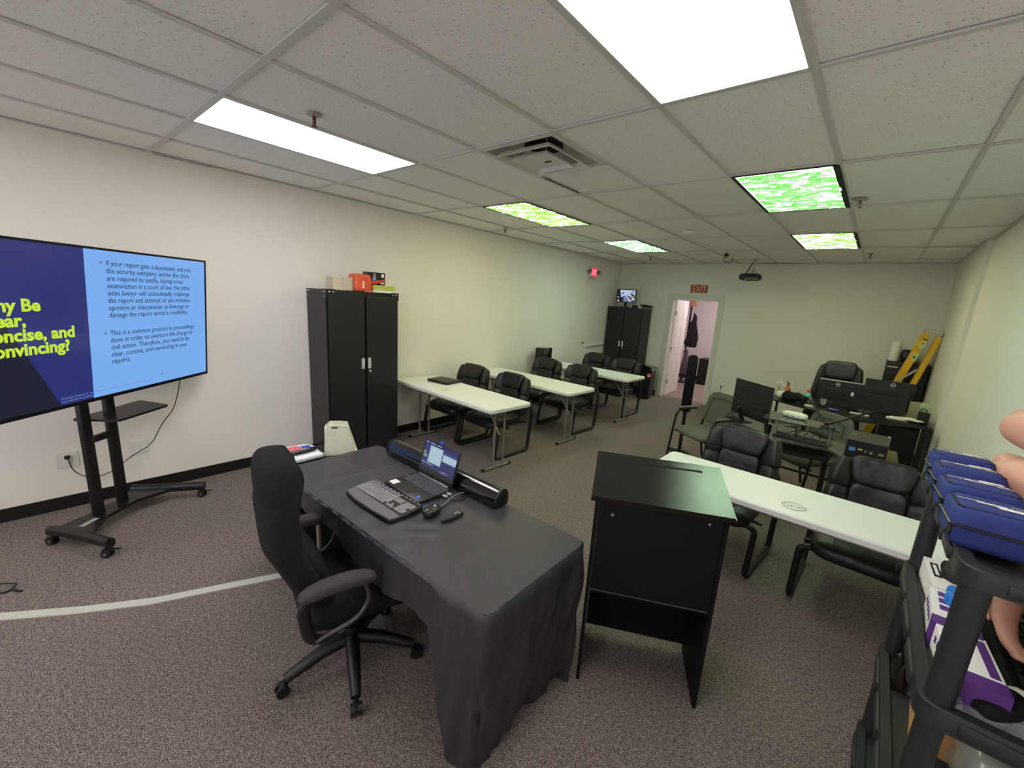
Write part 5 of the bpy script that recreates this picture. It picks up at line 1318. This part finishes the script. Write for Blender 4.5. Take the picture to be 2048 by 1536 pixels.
b = MB(); b.prism(rnd([(-0.075, 0.03), (0.075, 0.03), (0.075, 0.27), (-0.075, 0.27)], 0.015), 0.150, 0.1525, M=MM); b.build('front_panel', BLKP, t)

# ================================================================== PROJECTOR
t = thing('projector', 'small black projector hanging from the ceiling near the back wall', 'projector', (0.98, 7.18, 2.445), 0)
b = MB(); b.superbox((0, 0, 0), (0.33, 0.26, 0.12), e=0.45, e2=0.6, n=14); b.build('body', BLKP, t, 60)
b = MB(); b.cyl((-0.03, -0.12, -0.045), (-0.03, -0.14, -0.05), 0.026); b.build('lens', mat('lens_grey', (120, 118, 110), 0.2), t, 40)
b = MB(); b.box((0.06, -0.125, -0.035), (0.15, 0.01, 0.018)); b.build('vent_strip', mat('vent_grey', (110, 110, 102), 0.4), t)
b = MB(); b.cyl((0.03, 0.0, 0.05), (0.03, 0.0, 0.285), 0.012); b.cyl((0.03, 0, 0.283), (0.03, 0, 0.293), 0.04)
for a in range(3): b.tube([(0.03, 0, 0.12), (0.03+0.08*math.cos(a*2.1), 0.08*math.sin(a*2.1), 0.055)], 0.006, n=6)
b.build('ceiling_mount', ALU, t, 40)
b = MB(); b.tube([(-0.09, 0.0, 0.055), (-0.05, 0.0, 0.12), (-0.02, 0.0, 0.20), (0.02, 0.0, 0.24), (0.045, 0.0, 0.285)], 0.008); b.build('cable', BLKP, t, 60)

# ================================================================== GREY FABRIC CHAIRS
def fabric_chair(name, label, loc, rz):
    t = thing(name, label, 'chair', loc, rz)
    b = MB(); b.superbox((0, -0.02, 0.435), (0.50, 0.48, 0.085), e=0.45, e2=0.6, n=12, fn=lambda v: (v.x*(1-0.06*v.y/0.24), v.y, v.z-0.03*max(0, -v.y/0.24)**3)); b.build('seat', FABG, t, 70)
    M = Matrix.Translation((0, 0.235, 0.69)) @ Euler((math.radians(-12), 0, 0)).to_matrix().to_4x4()
    b = MB(); b.superbox((0, 0, 0), (0.50, 0.065, 0.40), e=0.45, e2=0.40, n=14, fn=lambda v: (v.x*(1-0.12*max(0, v.z/0.2)**2), v.y-0.5*v.x*v.x, v.z), M=M); bk = b.build('backrest', FABG, t, 70)
    b = MB(); b.tube([(x, -0.037-0.5*x*x, z) for x, z in ((-0.19, -0.17), (-0.175, 0.04), (-0.16, 0.105), (-0.08, 0.125), (0.0, 0.13), (0.08, 0.125), (0.16, 0.105), (0.175, 0.04), (0.19, -0.17))], 0.0035, n=6, M=M); b.build('seam', mat('dark_seam', (46, 48, 42), 0.9), bk)
    for s in (-1, 1):
        X = s*0.285
        b = MB(); b.tube(rndpath([(X, -0.28, 0.0), (X, -0.21, 0.60), (X, -0.15, 0.655), (X, 0.10, 0.655)], 0.05), 0.014, n=10); b.build('leg', BLKT, t, 50)
        b = MB(); b.tube(rndpath([(X, 0.30, 0.0), (X, 0.20, 0.42), (s*0.26, 0.24, 0.62)], 0.05), 0.014, n=10); b.build('leg', BLKT, t, 50)
        b = MB(); b.superbox((X, -0.06, 0.672), (0.055, 0.26, 0.028), e=0.6, e2=0.6, n=8, fn=lambda v: (v.x, v.y, v.z-0.5*v.y*v.y)); b.build('armrest', mat('arm_grey_wood', (84, 84, 72), 0.5), t, 70)
    b = MB()
    for y in (-0.20, 0.16): b.cyl((-0.285, y, 0.385), (0.285, y, 0.385), 0.011)
    b.build('crossbar', BLKT, t, 40)
    return t
AF = math.atan2(-0.33, 0.41)
fc = fabric_chair('fabric_armchair', 'grey-green fabric chair with black arms, left of the large tilted monitor', (1.45, 4.27, 0), math.radians(-29))
note_kids()
dup(fc, (2.46, 4.30, 0), math.radians(-40), 'grey-green fabric chair drawn up behind the glass computer desk')

# ================================================================== GLASS COMPUTER DESK
t = thing('computer_desk', 'dark smoked-top computer desk with a raised monitor shelf', 'desk', (2.48, 3.72, 0))
def slab(pts, z0, z1, r=0.04): b = MB(); b.prism(rnd(pts, r), z0, z1); return b
slab([(-0.62, -0.40), (-0.1, -0.27), (0.20, -0.22), (0.30, -0.40), (0.64, -0.42), (0.64, 0.25), (-0.62, 0.38)], 0.735, 0.75).build('desktop', SMOKE, t)
slab([(-0.36, -0.17), (0.21, -0.155), (0.24, -0.08), (0.08, 0.12), (-0.36, 0.23)], 0.895, 0.905).build('raised_shelf', SMOKE, t)
slab([(-0.22, -0.35), (0.20, -0.30), (0.22, 0.05), (-0.22, 0.05)], 0.655, 0.67, 0.03).build('keyboard_tray', BLKP, t)
for (x, y) in ((-0.24, -0.14), (0.17, -0.13), (-0.1, 0.1)):
    b = MB(); b.cyl((x, y, 0.75), (x, y, 0.895), 0.011); b.build('shelf_post', STEEL, t, 40)
for (x, y, m_) in ((-0.56, -0.34, 0), (0.18, -0.20, 1), (0.58, -0.36, 0), (0.58, 0.20, 0), (-0.56, 0.30, 0)):
    b = MB(); b.tube([(x, y, 0.735), (x, y, 0.02)], 0.022, n=10); b.cyl((x, y, 0.0), (x, y, 0.025), 0.026); b.build('leg', BLKT, t, 40)
b = MB(); b.cyl((-0.56, 0.28, 0.35), (0.58, 0.20, 0.35), 0.014); b.build('crossbar', BLKT, t, 40)
t = thing('cable_bundle', 'tangle of dark cables under the raised monitor shelf', 'cable', (2.48, 3.74, 0.75))
b = MB()
for i in range(6): b.tube([(-0.15+i*0.06, 0.02, 0.012), (-0.1+i*0.05, 0.06, 0.04+0.01*i), (0.0+i*0.03, 0.03, 0.06), (0.1+i*0.02, 0.06, 0.02)], 0.004, n=6)
b.build('wires', BLKP, t, 60)
t = thing('keyboard', 'black keyboard on the glass computer desk under the raised shelf', 'keyboard', (2.44, 3.62, 0.7505), math.radians(-3))
b = MB(); b.box((0, 0, 0.010), (0.42, 0.14, 0.018), bev=0.004); b.build('case', KEYB, t)
for r in range(4):
    for i in range(14): b = MB(); b.box((-0.19+i*0.029, -0.045+r*0.03, 0.021), (0.024, 0.024, 0.006)); b.build('key', mat('key_dark_grey', (60, 60, 58), 0.4), t)
t = thing('white_router', 'rounded white device with a small logo on the raised shelf of the glass desk', 'router', (2.345, 3.80, 0.905), math.radians(-14))
b = MB(); b.superbox((0, 0, 0.028), (0.215, 0.09, 0.055), e=0.7, e2=0.55, n=12); b.build('body', mat('router_white', (228, 230, 214), 0.35), t, 70)
b = MB(); b.box((-0.05, -0.0445, 0.024), (0.008, 0.003, 0.016)); b.box((0.05, -0.0445, 0.026), (0.008, 0.003, 0.008)); b.box((-0.01, -0.0446, 0.022), (0.06, 0.002, 0.003)); b.build('printed_marks', INK, t)
t = thing('power_adapters', 'row of small plugs and clips at the edge of the raised shelf', 'plug', (2.62, 3.61, 0.905))
b = MB()
for i in range(3): b.box((-0.04+i*0.04, 0.0, 0.010), (0.03, 0.022, 0.018), bev=0.003)
b.build('blocks', BLKP, t)
t = thing('monitor_arm', 'two thin black monitor support arms meeting in a V above the raised shelf', 'monitor arm', (2.60, 3.72, 0.905))
for (x, y, z) in ((-0.20, 0.30, 0.18), (0.30, 0.30, 0.15)): b = MB(); b.tube([(0.0, 0.0, 0.012), (x, y, z)], 0.010, n=8); b.build('arm', BLKP, t, 50)
b = MB(); b.cyl((0, 0, 0), (0, 0, 0.03), 0.02); b.build('clamp', BLKP, t, 40)
# desktop computer lying on its side
t = thing('desktop_computer', 'grey desktop computer lying flat with its blue and yellow ports facing the camera', 'computer', (2.905, 3.53, 0.7505), math.radians(-2))
b = MB(); b.box((0, 0, 0.085), (0.26, 0.38, 0.165), bev=0.004); b.build('case', mat('pc_grey', (66, 68, 64), 0.4, metal=0.3), t)
b = MB(); b.box((0, -0.1915, 0.09), (0.245, 0.004, 0.145)); rp = b.build('rear_panel', INK, t)
for (x, z, dx, dz, m_, nm) in ((-0.085, 0.112, 0.040, 0.030, mat('port_blue', (90, 150, 200), 0.4), 'blue_port'), (-0.035, 0.118, 0.030, 0.012, mat('port_yellow', (196, 200, 90), 0.4), 'yellow_port'), (0.0, 0.112, 0.02, 0.02, INKG, 'square_port'), (0.035, 0.108, 0.02, 0.02, ALU, 'metal_port'), (0.095, 0.11, 0.035, 0.02, ALU, 'fan_grille')):
    b = MB(); b.box((x, -0.1945, z-0.02), (dx, 0.003, dz)); b.build(nm, m_, rp)
b = MB(); b.box((0.124, 0.15, 0.1), (0.02, 0.03, 0.15), bev=0.004); b.build('front_latch', ALU, t)
b = MB(); b.box((-0.10, 0.03, 0.168), (0.03, 0.012, 0.001)); b.build('small_label', WPAPER, t)
# large tilted monitor
mx0, my0, mx1, my1 = 1.735, 4.06, 2.145, 3.74
t = thing('computer_monitor', 'large thin black monitor seen from behind, tilted, on the left of the glass desk', 'monitor', ((mx0+mx1)/2, (my0+my1)/2, 0.7505), math.atan2(my1-my0, mx1-mx0))
ML = math.hypot(mx1-mx0, my1-my0)
b = MB(); b.box((0, 0, 0.228), (ML, 0.012, 0.365), bev=0.003); b.box((0, -0.012, 0.13), (ML*0.8, 0.02, 0.12), bev=0.006); b.build('panel', mat('monitor_black', (24, 25, 25), 0.45), t)
b = MB(); b.box((0, 0.007, 0.238), (ML-0.012, 0.002, 0.325)); b.build('display', emis('idle_display', (60, 70, 90), 0.2), t)
b = MB(); b.box((-0.06, -0.05, 0.07), (0.045, 0.022, 0.17), rot=(math.radians(28), 0, 0), bev=0.006); b.box((-0.06, -0.06, 0.005), (0.20, 0.16, 0.010), bev=0.003); b.build('stand', BLKP, t)
b = MB(); b.tube([(-0.10, -0.02, 0.14), (-0.15, -0.06, 0.08), (-0.2, -0.10, 0.006)], 0.004, n=6); b.build('cable', BLKP, t, 60)
t = thing('drink_cup', 'small black cup below the corner of the large tilted monitor', 'cup', (2.17, 3.62, 0.7505))
b = MB(); b.lathe([(0.001, 0), (0.024, 0), (0.032, 0.06), (0.034, 0.075), (0.030, 0.075), (0.022, 0.01), (0.001, 0.01)], n=20); b.build('body', BLKG, t, 40)

# ================================================================== BACK DESK
t = thing('office_desk', 'black office desk along the back right corner, crowded with monitors', 'desk', (2.70, 5.85, 0))
slab([(-0.43, -0.55), (-0.05, -0.72), (0.25, -0.62), (0.74, -0.35), (0.74, 0.45), (-0.43, 0.45)], 0.725, 0.752, 0.03).build('desktop', BLKT, t)
b = MB(); b.prism(rnd([(-0.41, 0.33), (0.16, 0.40), (0.12, 0.735), (-0.45, 0.735)], 0.06), -0.009, 0.009, M=Matrix.Translation((0, -0.43, 0)) @ MM); b.build('modesty_panel', BLKT, t)
for x, y in ((-0.40, -0.40), (0.70, -0.30), (0.70, 0.40), (-0.40, 0.40)): b = MB(); b.box((x, y, 0.365), (0.05, 0.05, 0.725)); b.build('leg', BLKT, t)
b = MB(); b.box((0.49, 0.0, 0.36), (0.36, 0.5, 0.62), bev=0.004); b.build('drawer_pedestal', BLKT, t)
slab([(-0.86, -0.30), (-0.43, -0.52), (-0.43, 0.10), (-0.86, 0.30)], 0.735, 0.752, 0.02).build('side_shelf', BLKT, t)
for x, y in ((-0.83, -0.27), (-0.83, 0.24)): b = MB(); b.box((x, y, 0.3675), (0.03, 0.03, 0.735)); b.build('side_leg', BLKT, t)
ZO = 0.7525
def dell(name, label, x, y, z, w_, h_, rz, silver=False, lx=0.0):
    t = thing(name, label, 'monitor', (x, y, ZO), rz)
    b = MB(); b.box((0, 0, z), (w_, 0.03, h_), bev=0.004); b.box((0, -0.018, z-0.03), (w_*0.6, 0.02, h_*0.5), bev=0.008); b.build('panel', mat('monitor_black', (24, 25, 25), 0.45), t)
    if silver: b = MB(); b.box((0, 0.0, z+h_/2+0.004), (w_, 0.03, 0.008)); b.build('silver_edge', mat('silver_edge', (200, 204, 196), 0.3), t)
    b = MB(); b.box((0, 0.0165, z), (w_-0.03, 0.002, h_-0.03)); b.build('display', emis('idle_display', (60, 70, 90), 0.2), t)
    b = MB(); b.box((0, -0.035, z-h_/2-0.0), (0.06, 0.02, h_*0.9)); b.build('stand_neck', BLKP, t)
    b = MB(); b.box((0, -0.01, 0.006), (0.24, 0.19, 0.012), bev=0.004); b.build('stand_base', BLKP, t)
    b = MB(); R = [[Vector((lx+0.026*q*math.cos(a), -0.0165-(0.011 if abs(lx) < 0 else 0), z+h_/2-0.045+0.026*q*math.sin(a))) for a in [i*2*PI/24 for i in range(24)]] for q in (1, 0.78)]
    b.rings(R, cap=False); b.box((lx, -0.0168, z+h_/2-0.045), (0.036, 0.0012, 0.010)); b.build('round_logo', mat('logo_silver', (190, 196, 188), 0.3), t)
    return t
dell('office_monitor', 'black monitor with silver top edge and round logo, before the big leather office chair', 2.555, 6.02, 0.170, 0.475, 0.27, math.radians(-3), True, -0.03)
dell('office_monitor', 'black monitor with round logo at the right end of the back desk, before the ladder', 3.03, 5.98, 0.255, 0.475, 0.285, math.radians(-2), False, 0.03)
t = thing('office_monitor', 'lower dark screen with a round base standing in front of the right-hand desk monitors', 'monitor', (2.93, 5.78, ZO), math.radians(2))
b = MB(); b.box((0, 0, 0.135), (0.52, 0.02, 0.21), bev=0.003); b.build('panel', mat('monitor_black', (24, 25, 25), 0.45), t)
b = MB(); b.box((0, 0.02, 0.05), (0.05, 0.015, 0.10)); b.box((0, 0.0, 0.005), (0.2, 0.14, 0.01)); b.build('stand', BLKP, t)
b = MB(); b.box((-0.235, -0.0115, 0.195), (0.028, 0.002, 0.045)); b.build('white_sticker', WPAPER, t)
b = MB(); b.box((0.24, -0.012, 0.145), (0.085, 0.02, 0.46)) ; b.build('arm_column', mat('monitor_black', (24, 25, 25), 0.45), t)
t = thing('webcam', 'small grey shield-shaped webcam on a black foot at the front of the back desk', 'webcam', (2.43, 5.62, ZO))
b = MB(); b.prism(rnd([(-0.035, 0.10), (0.035, 0.10), (0.028, 0.04), (0.0, 0.012), (-0.028, 0.04)], 0.01), -0.004, 0.004, M=MM); b.build('face', mat('webcam_grey', (140, 142, 132), 0.4), t)
b = MB(); b.cyl((0, 0, 0), (0, 0, 0.02), 0.03); b.build('foot', BLKP, t, 40)
t = thing('drink_bottle', 'plastic bottle with an orange-red cap and teal label on the back desk', 'bottle', (2.245, 5.72, ZO))
b = MB(); b.lathe([(0.001, 0), (0.034, 0.0), (0.036, 0.02), (0.036, 0.07)]); b.build('lower_label', PINKP, t, 40)
b = MB(); b.lathe([(0.036, 0.07), (0.037, 0.10), (0.036, 0.115), (0.02, 0.135), (0.018, 0.14)]); b.build('upper_body', TEALP, t, 40)
b = MB(); b.lathe([(0.021, 0.138), (0.021, 0.168), (0.001, 0.170)]); b.build('cap', mat('cap_orange', (226, 76, 56), 0.4), t, 40)
t = thing('pump_bottle', 'amber glass bottle on the side shelf by the back wall', 'bottle', (1.98, 5.94, ZO))
b = MB(); b.lathe([(0.001, 0), (0.036, 0.0), (0.038, 0.01), (0.038, 0.10), (0.015, 0.15), (0.014, 0.175)]); b.build('body', AMBER, t, 40)
b = MB(); b.lathe([(0.039, 0.04), (0.0395, 0.06), (0.0395, 0.085), (0.039, 0.09)]); b.build('label_band', mat('cream_label', (226, 200, 160), 0.6), t, 40)
b = MB(); b.cyl((0, 0, 0.172), (0, 0, 0.19), 0.015); b.tube([(0, 0, 0.19), (0, 0, 0.205), (-0.03, 0, 0.205)], 0.004, n=6); b.build('pump', BLKP, t, 40)
t = thing('desk_camera', 'small white gadget on a thin stand beside the amber bottle', 'gadget', (1.885, 5.90, ZO))
b = MB(); b.cyl((0, 0, 0), (0, 0, 0.16), 0.004); b.cyl((0, 0, 0), (0, 0, 0.008), 0.025); b.build('stand', BLKP, t, 40)
b = MB(); b.box((0, 0, 0.175), (0.05, 0.02, 0.035), bev=0.006); b.cyl((0, -0.009, 0.178), (0, -0.012, 0.178), 0.008, INK); b.build('head', WPLAST, t, 40)
t = thing('white_pouch', 'crumpled white bag on the side shelf behind the tilted monitor', 'bag', (1.955, 5.72, ZO))
b = MB(); b.superbox((0, 0, 0.05), (0.13, 0.12, 0.10), e=0.8, e2=0.8, n=10, fn=lambda v: (v.x+0.008*math.sin(v.z*90), v.y, v.z+0.008*math.sin(v.x*80))); b.build('sack', mat('white_pouch', (200, 202, 194), 0.6, var=0.08), t, 60)
t = thing('black_backpack', 'slumped black bag on the side shelf between bottle and monitors', 'bag', (2.12, 5.62, ZO))
b = MB(); b.superbox((0, 0, 0.06), (0.30, 0.20, 0.12), e=0.7, e2=0.7, n=12, fn=lambda v: (v.x, v.y, v.z*(1-0.35*v.x/0.15)+0.008*math.sin(v.x*50))); b.build('sack', FABB, t, 60)
b = MB(); b.tube([(0.05, -0.08, 0.09), (0.12, -0.10, 0.07), (0.15, -0.09, 0.02)], 0.008, n=6); b.build('strap', FABB, t, 60)
b = MB(); b.box((0, 0, 0.008), (0.11, 0.05, 0.015), rot=(0, 0, -0.1)); o = b.build('index_cards', mat('cream_cards', (222, 218, 190), 0.7)); o.location = (2.31, 5.47, ZO); tag(o, 'small pack of cream cards at the front edge of the back desk', 'cards')
t = thing('purple_case', 'glossy purple case lying in front of the middle monitor on the back desk', 'case', (2.555, 5.45, ZO), -0.1)
b = MB(); b.superbox((0, 0, 0.015), (0.13, 0.06, 0.03), e=0.8, e2=0.6, n=10); b.build('shell', mat('purple_gloss', (70, 60, 140), 0.15), t, 60)
rr = random.Random(4)
for i in range(9):
    x = 3.22+rr.uniform(-0.10, 0.09); y = 5.68+rr.uniform(-0.06, 0.06)
    b = MB(); b.box((0, 0, 0.0015), (0.18, 0.11, 0.002), rot=(0, 0, rr.uniform(-0.9, 0.9))); o = b.build('paper_sheet', WPAPER if i % 3 else mat('paper_green_tint', (208, 214, 196), 0.7)); o.location = (x, y, ZO+0.003*i)
    tag(o, 'loose white sheet in the messy paper pile on the right end of the back desk', 'paper', 'loose papers on the back desk')
for i, (x, y, a) in enumerate(((2.78, 5.53, -0.1), (2.86, 5.50, -0.25))):
    b = MB(); b.box((0, 0, 0.006), (0.13-i*0.05, 0.03, 0.012), rot=(0, 0, a), bev=0.003); o = b.build('paper_roll', WPAPER); o.location = (x, y, ZO); tag(o, ('long' if i == 0 else 'short')+' white folded strip in front of the right-hand desk monitors', 'paper')
t = thing('pen_holder', 'black pen holder with green tape roll at the right end of the back desk', 'pen holder', (3.375, 5.72, ZO))
b = MB(); b.box((0, 0, 0.06), (0.10, 0.09, 0.12), bev=0.004); b.build('cup', BLKP, t)
b = MB(); b.tube([(0.028*math.cos(a)-0.01, 0, 0.135+0.026*math.sin(a)) for a in [i*2*PI/20 for i in range(20)]], 0.009, closed=True, n=8); b.build('tape_roll', mat('green_tape', (60, 130, 84), 0.4), t, 50)
t = thing('tan_folder', 'tan folder and pale green papers standing behind the pen holder', 'folder', (3.33, 5.90, ZO), -0.1)
b = MB(); b.box((0, 0, 0.10), (0.17, 0.03, 0.20), rot=(0.15, 0, 0)); b.build('folder', mat('tan_folder', (176, 168, 128), 0.7), t)
b = MB(); b.box((0.05, -0.02, 0.17), (0.08, 0.02, 0.06), rot=(0.2, 0.3, 0)); b.build('paper_tab', mat('pale_green', (200, 216, 180), 0.7), t)

# ------------------------------------------------------------------ big leather chair behind the back desk
t = thing('executive_chair', 'large black leather executive chair behind the back desk', 'office chair', (2.46, 6.62, 0), math.radians(-4))
for i in range(5):
    a = i*2*PI/5+0.3; dx, dy = math.cos(a), math.sin(a)
    b = MB(); b.tube([(0, 0, 0.11), (dx*0.28, dy*0.28, 0.08)], 0.028, n=8); lg = b.build('base_leg', BLKP, t, 50)
    b = MB(); b.cyl((dx*0.28-dy*0.02, dy*0.28+dx*0.02, 0.028), (dx*0.28+dy*0.02, dy*0.28-dx*0.02, 0.028), 0.028); b.build('caster', BLKP, lg, 40)
b = MB(); b.cyl((0, 0, 0.1), (0, 0, 0.45), 0.025); b.build('gas_lift', BLKP, t, 40)
b = MB(); b.superbox((0, 0, 0.52), (0.54, 0.52, 0.14), e=0.4, e2=0.5, n=12); b.build('seat', LEATH, t, 70)
M = Matrix.Translation((0, 0.21, 0.60)) @ Euler((math.radians(-8), 0, 0)).to_matrix().to_4x4()
b = MB(); b.superbox((0, 0.03, 0.30), (0.56, 0.10, 0.68), e=0.35, e2=0.38, n=16, fn=lambda v: (v.x*(1-0.22*max(0, v.z/0.34)**2), v.y-0.5*v.x*v.x, v.z), M=M); b.build('back_shell', LEATH, t, 70)
b = MB(); b.superbox((0, -0.03, 0.52), (0.38, 0.10, 0.27), e=0.4, e2=0.4, n=12, M=M, fn=lambda v: (v.x, v.y-0.4*v.x*v.x, v.z)); b.build('head_cushion', LEATH, t, 70)
b = MB(); b.superbox((0, -0.03, 0.22), (0.36, 0.10, 0.34), e=0.4, e2=0.4, n=12, M=M, fn=lambda v: (v.x, v.y-0.4*v.x*v.x, v.z)); b.build('lumbar_cushion', LEATH, t, 70)
for s in (-1, 1):
    b = MB(); b.superbox((s*0.225, -0.03, 0.32), (0.13, 0.10, 0.52), e=0.5, e2=0.5, n=12, rot=(0, s*math.radians(-6), s*math.radians(-22)), M=M); b.build('wing', LEATH, t, 70)
    b = MB(); b.superbox((s*0.30, -0.03, 0.70), (0.08, 0.34, 0.06), e=0.6, e2=0.6, n=8); b.build('armrest', LEATH, t, 70)

# ------------------------------------------------------------------ drawer cabinet, paper roll, ladder
t = thing('drawer_cabinet', 'black drawer cabinet standing in the back right corner', 'cabinet', (3.215, 7.50, 0))
b = MB(); b.box((0, 0.16, 0.65), (0.475, 0.32, 1.30), bev=0.004); b.build('body', BLKM, t)
for k in range(4): b = MB(); b.box((0, -0.004, 0.17+k*0.315), (0.455, 0.016, 0.30), bev=0.003); d = b.build('drawer', BLKM, t); b = MB(); b.box((0, -0.02, 0.25+k*0.315), (0.12, 0.016, 0.012), bev=0.003); b.build('handle', BLKP, d)
b = MB(); b.box((-0.16, -0.0135, 1.216), (0.125, 0.003, 0.014)); b.build('label_strip', WPAPER, t)
t = thing('paper_towel_roll', 'upright white paper towel roll on the corner drawer cabinet', 'paper towel', (3.045, 7.60, 1.30))
b = MB(); b.lathe([(0.018, 0), (0.058, 0.0), (0.06, 0.006), (0.06, 0.272), (0.058, 0.278), (0.018, 0.278), (0.018, 0.01)], n=28); b.build('roll', WPAPER, t, 40)
t = thing('black_helmet_case', 'rounded black case beside the paper towel roll', 'case', (3.19, 7.62, 1.30))
b = MB(); b.superbox((0, 0, 0.09), (0.16, 0.18, 0.19), e=0.7, e2=0.6, n=12); b.build('shell', BLKP, t, 60)
t = thing('step_ladder', 'yellow folding step ladder leaning in the back right corner', 'ladder', (3.0, 7.30, 0))
def lad(p0, p1, wd, th, m_, nm, par):
    p0 = Vector(p0); p1 = Vector(p1); d = (p1-p0); L_ = d.length; d.normalize(); side = Vector((0, 1, 0)); up = d.cross(side).normalized()
    M = Matrix(((up.x, side.x, d.x, (p0.x+p1.x)/2), (up.y, side.y, d.y, (p0.y+p1.y)/2), (up.z, side.z, d.z, (p0.z+p1.z)/2), (0, 0, 0, 1)))
    b = MB(); b.box((0, 0, 0), (wd, th, L_), bev=0.003, M=M); return b.build(nm, m_, par)
for y in (-0.02, 0.14):
    lad((-0.09, y, 0.03), (0.315, y, 1.74), 0.082, 0.028, YEL, 'front_rail', t)
    lad((0.12, y, 0.03), (0.455, y, 1.70), 0.062, 0.025, YEL, 'rear_rail', t)
    lad((0.03, y-0.02, 0.92), (0.32, y-0.02, 1.23), 0.022, 0.008, ALU, 'spreader', t)
for k in range(5):
    z = 0.30+k*0.30; x = -0.09+0.405*(z/1.71)
    b = MB(); b.box((x, 0.06, z), (0.07, 0.14, 0.025)); b.build('step', ALU, t)
b = MB(); b.box((0.385, 0.06, 1.765), (0.19, 0.22, 0.05), rot=(0, math.radians(8), 0), bev=0.006); tp = b.build('top_cap', ALU, t)
b = MB(); b.box((0.30, -0.036, 1.58), (0.055, 0.003, 0.10), rot=(0, math.radians(13.3), 0)); b.box((0.255, -0.036, 1.40), (0.055, 0.003, 0.12), rot=(0, math.radians(13.3), 0)); b.build('warning_label', mat('ladder_label', (200, 206, 130), 0.5), t)
b = MB(); b.box((0.318, -0.038, 1.66), (0.05, 0.002, 0.012), rot=(0, math.radians(13.3), 0)); b.box((0.305, -0.038, 1.60), (0.016, 0.002, 0.02)); b.box((0.25, -0.038, 1.40), (0.02, 0.002, 0.03)); b.build('label_print', INK, t)
for x in (-0.095, 0.118): b = MB(); b.box((x, 0.06, 0.018), (0.075, 0.20, 0.036), bev=0.005); b.build('rubber_foot', BLKP, t)

# ================================================================== FAR ROOM: coat rack and stacked boxes
t = thing('coat_rack', 'black coat stand in the far room beside the open door', 'coat rack', (-0.93, 10.15, 0))
b = MB(); b.cyl((0, 0, 0), (0, 0, 1.95), 0.022); b.lathe([(0.001, 0), (0.20, 0), (0.20, 0.02), (0.03, 0.05)]); b.build('pole', BLKP, t, 40)
b = MB(); b.box((0.03, 0, 2.02), (0.16, 0.12, 0.14)); b.build('wood_block', WOODT, t)
def garment(name, label, x, y, z, w_, h_, m_, lean=0.0):
    t = thing(name, label, 'coat', (x, y, z))
    b = MB(); b.superbox((0, 0, 0), (w_, 0.16, h_), e=0.7, e2=0.5, n=14, fn=lambda v: (v.x*(0.55-0.8*v.z/h_)+lean*v.z+0.012*math.sin(v.z*25), v.y*(0.6-0.5*v.z/h_)+0.01*math.sin(v.x*60), v.z+0.01*math.sin(v.x*40))); b.build('body', m_, t, 60)
garment('hanging_coat', 'dark purple-black coat hanging on the stand in the far room', -0.80, 10.1, 1.35, 0.42, 0.85, mat('coat_dark', (32, 24, 34), 0.9, var=0.2, vscale=20))
garment('hanging_bag', 'grey-mauve bag and cloth hanging low on the coat stand in the far room', -0.85, 10.05, 0.55, 0.30, 0.62, mat('mauve_cloth', (104, 88, 100), 0.9, var=0.25, vscale=14))
for i, (x, y, w_, h_) in enumerate(((-0.42, 10.45, 0.30, 0.66), (-0.20, 10.48, 0.14, 0.80))):
    b = MB(); b.box((0, 0, h_/2), (w_, 0.45, h_), bev=0.004); o = b.build('storage_box', BLKP); o.location = (x, y, 0); tag(o, ('lower' if i == 0 else 'taller')+' black block seen through the doorway at right', 'box')
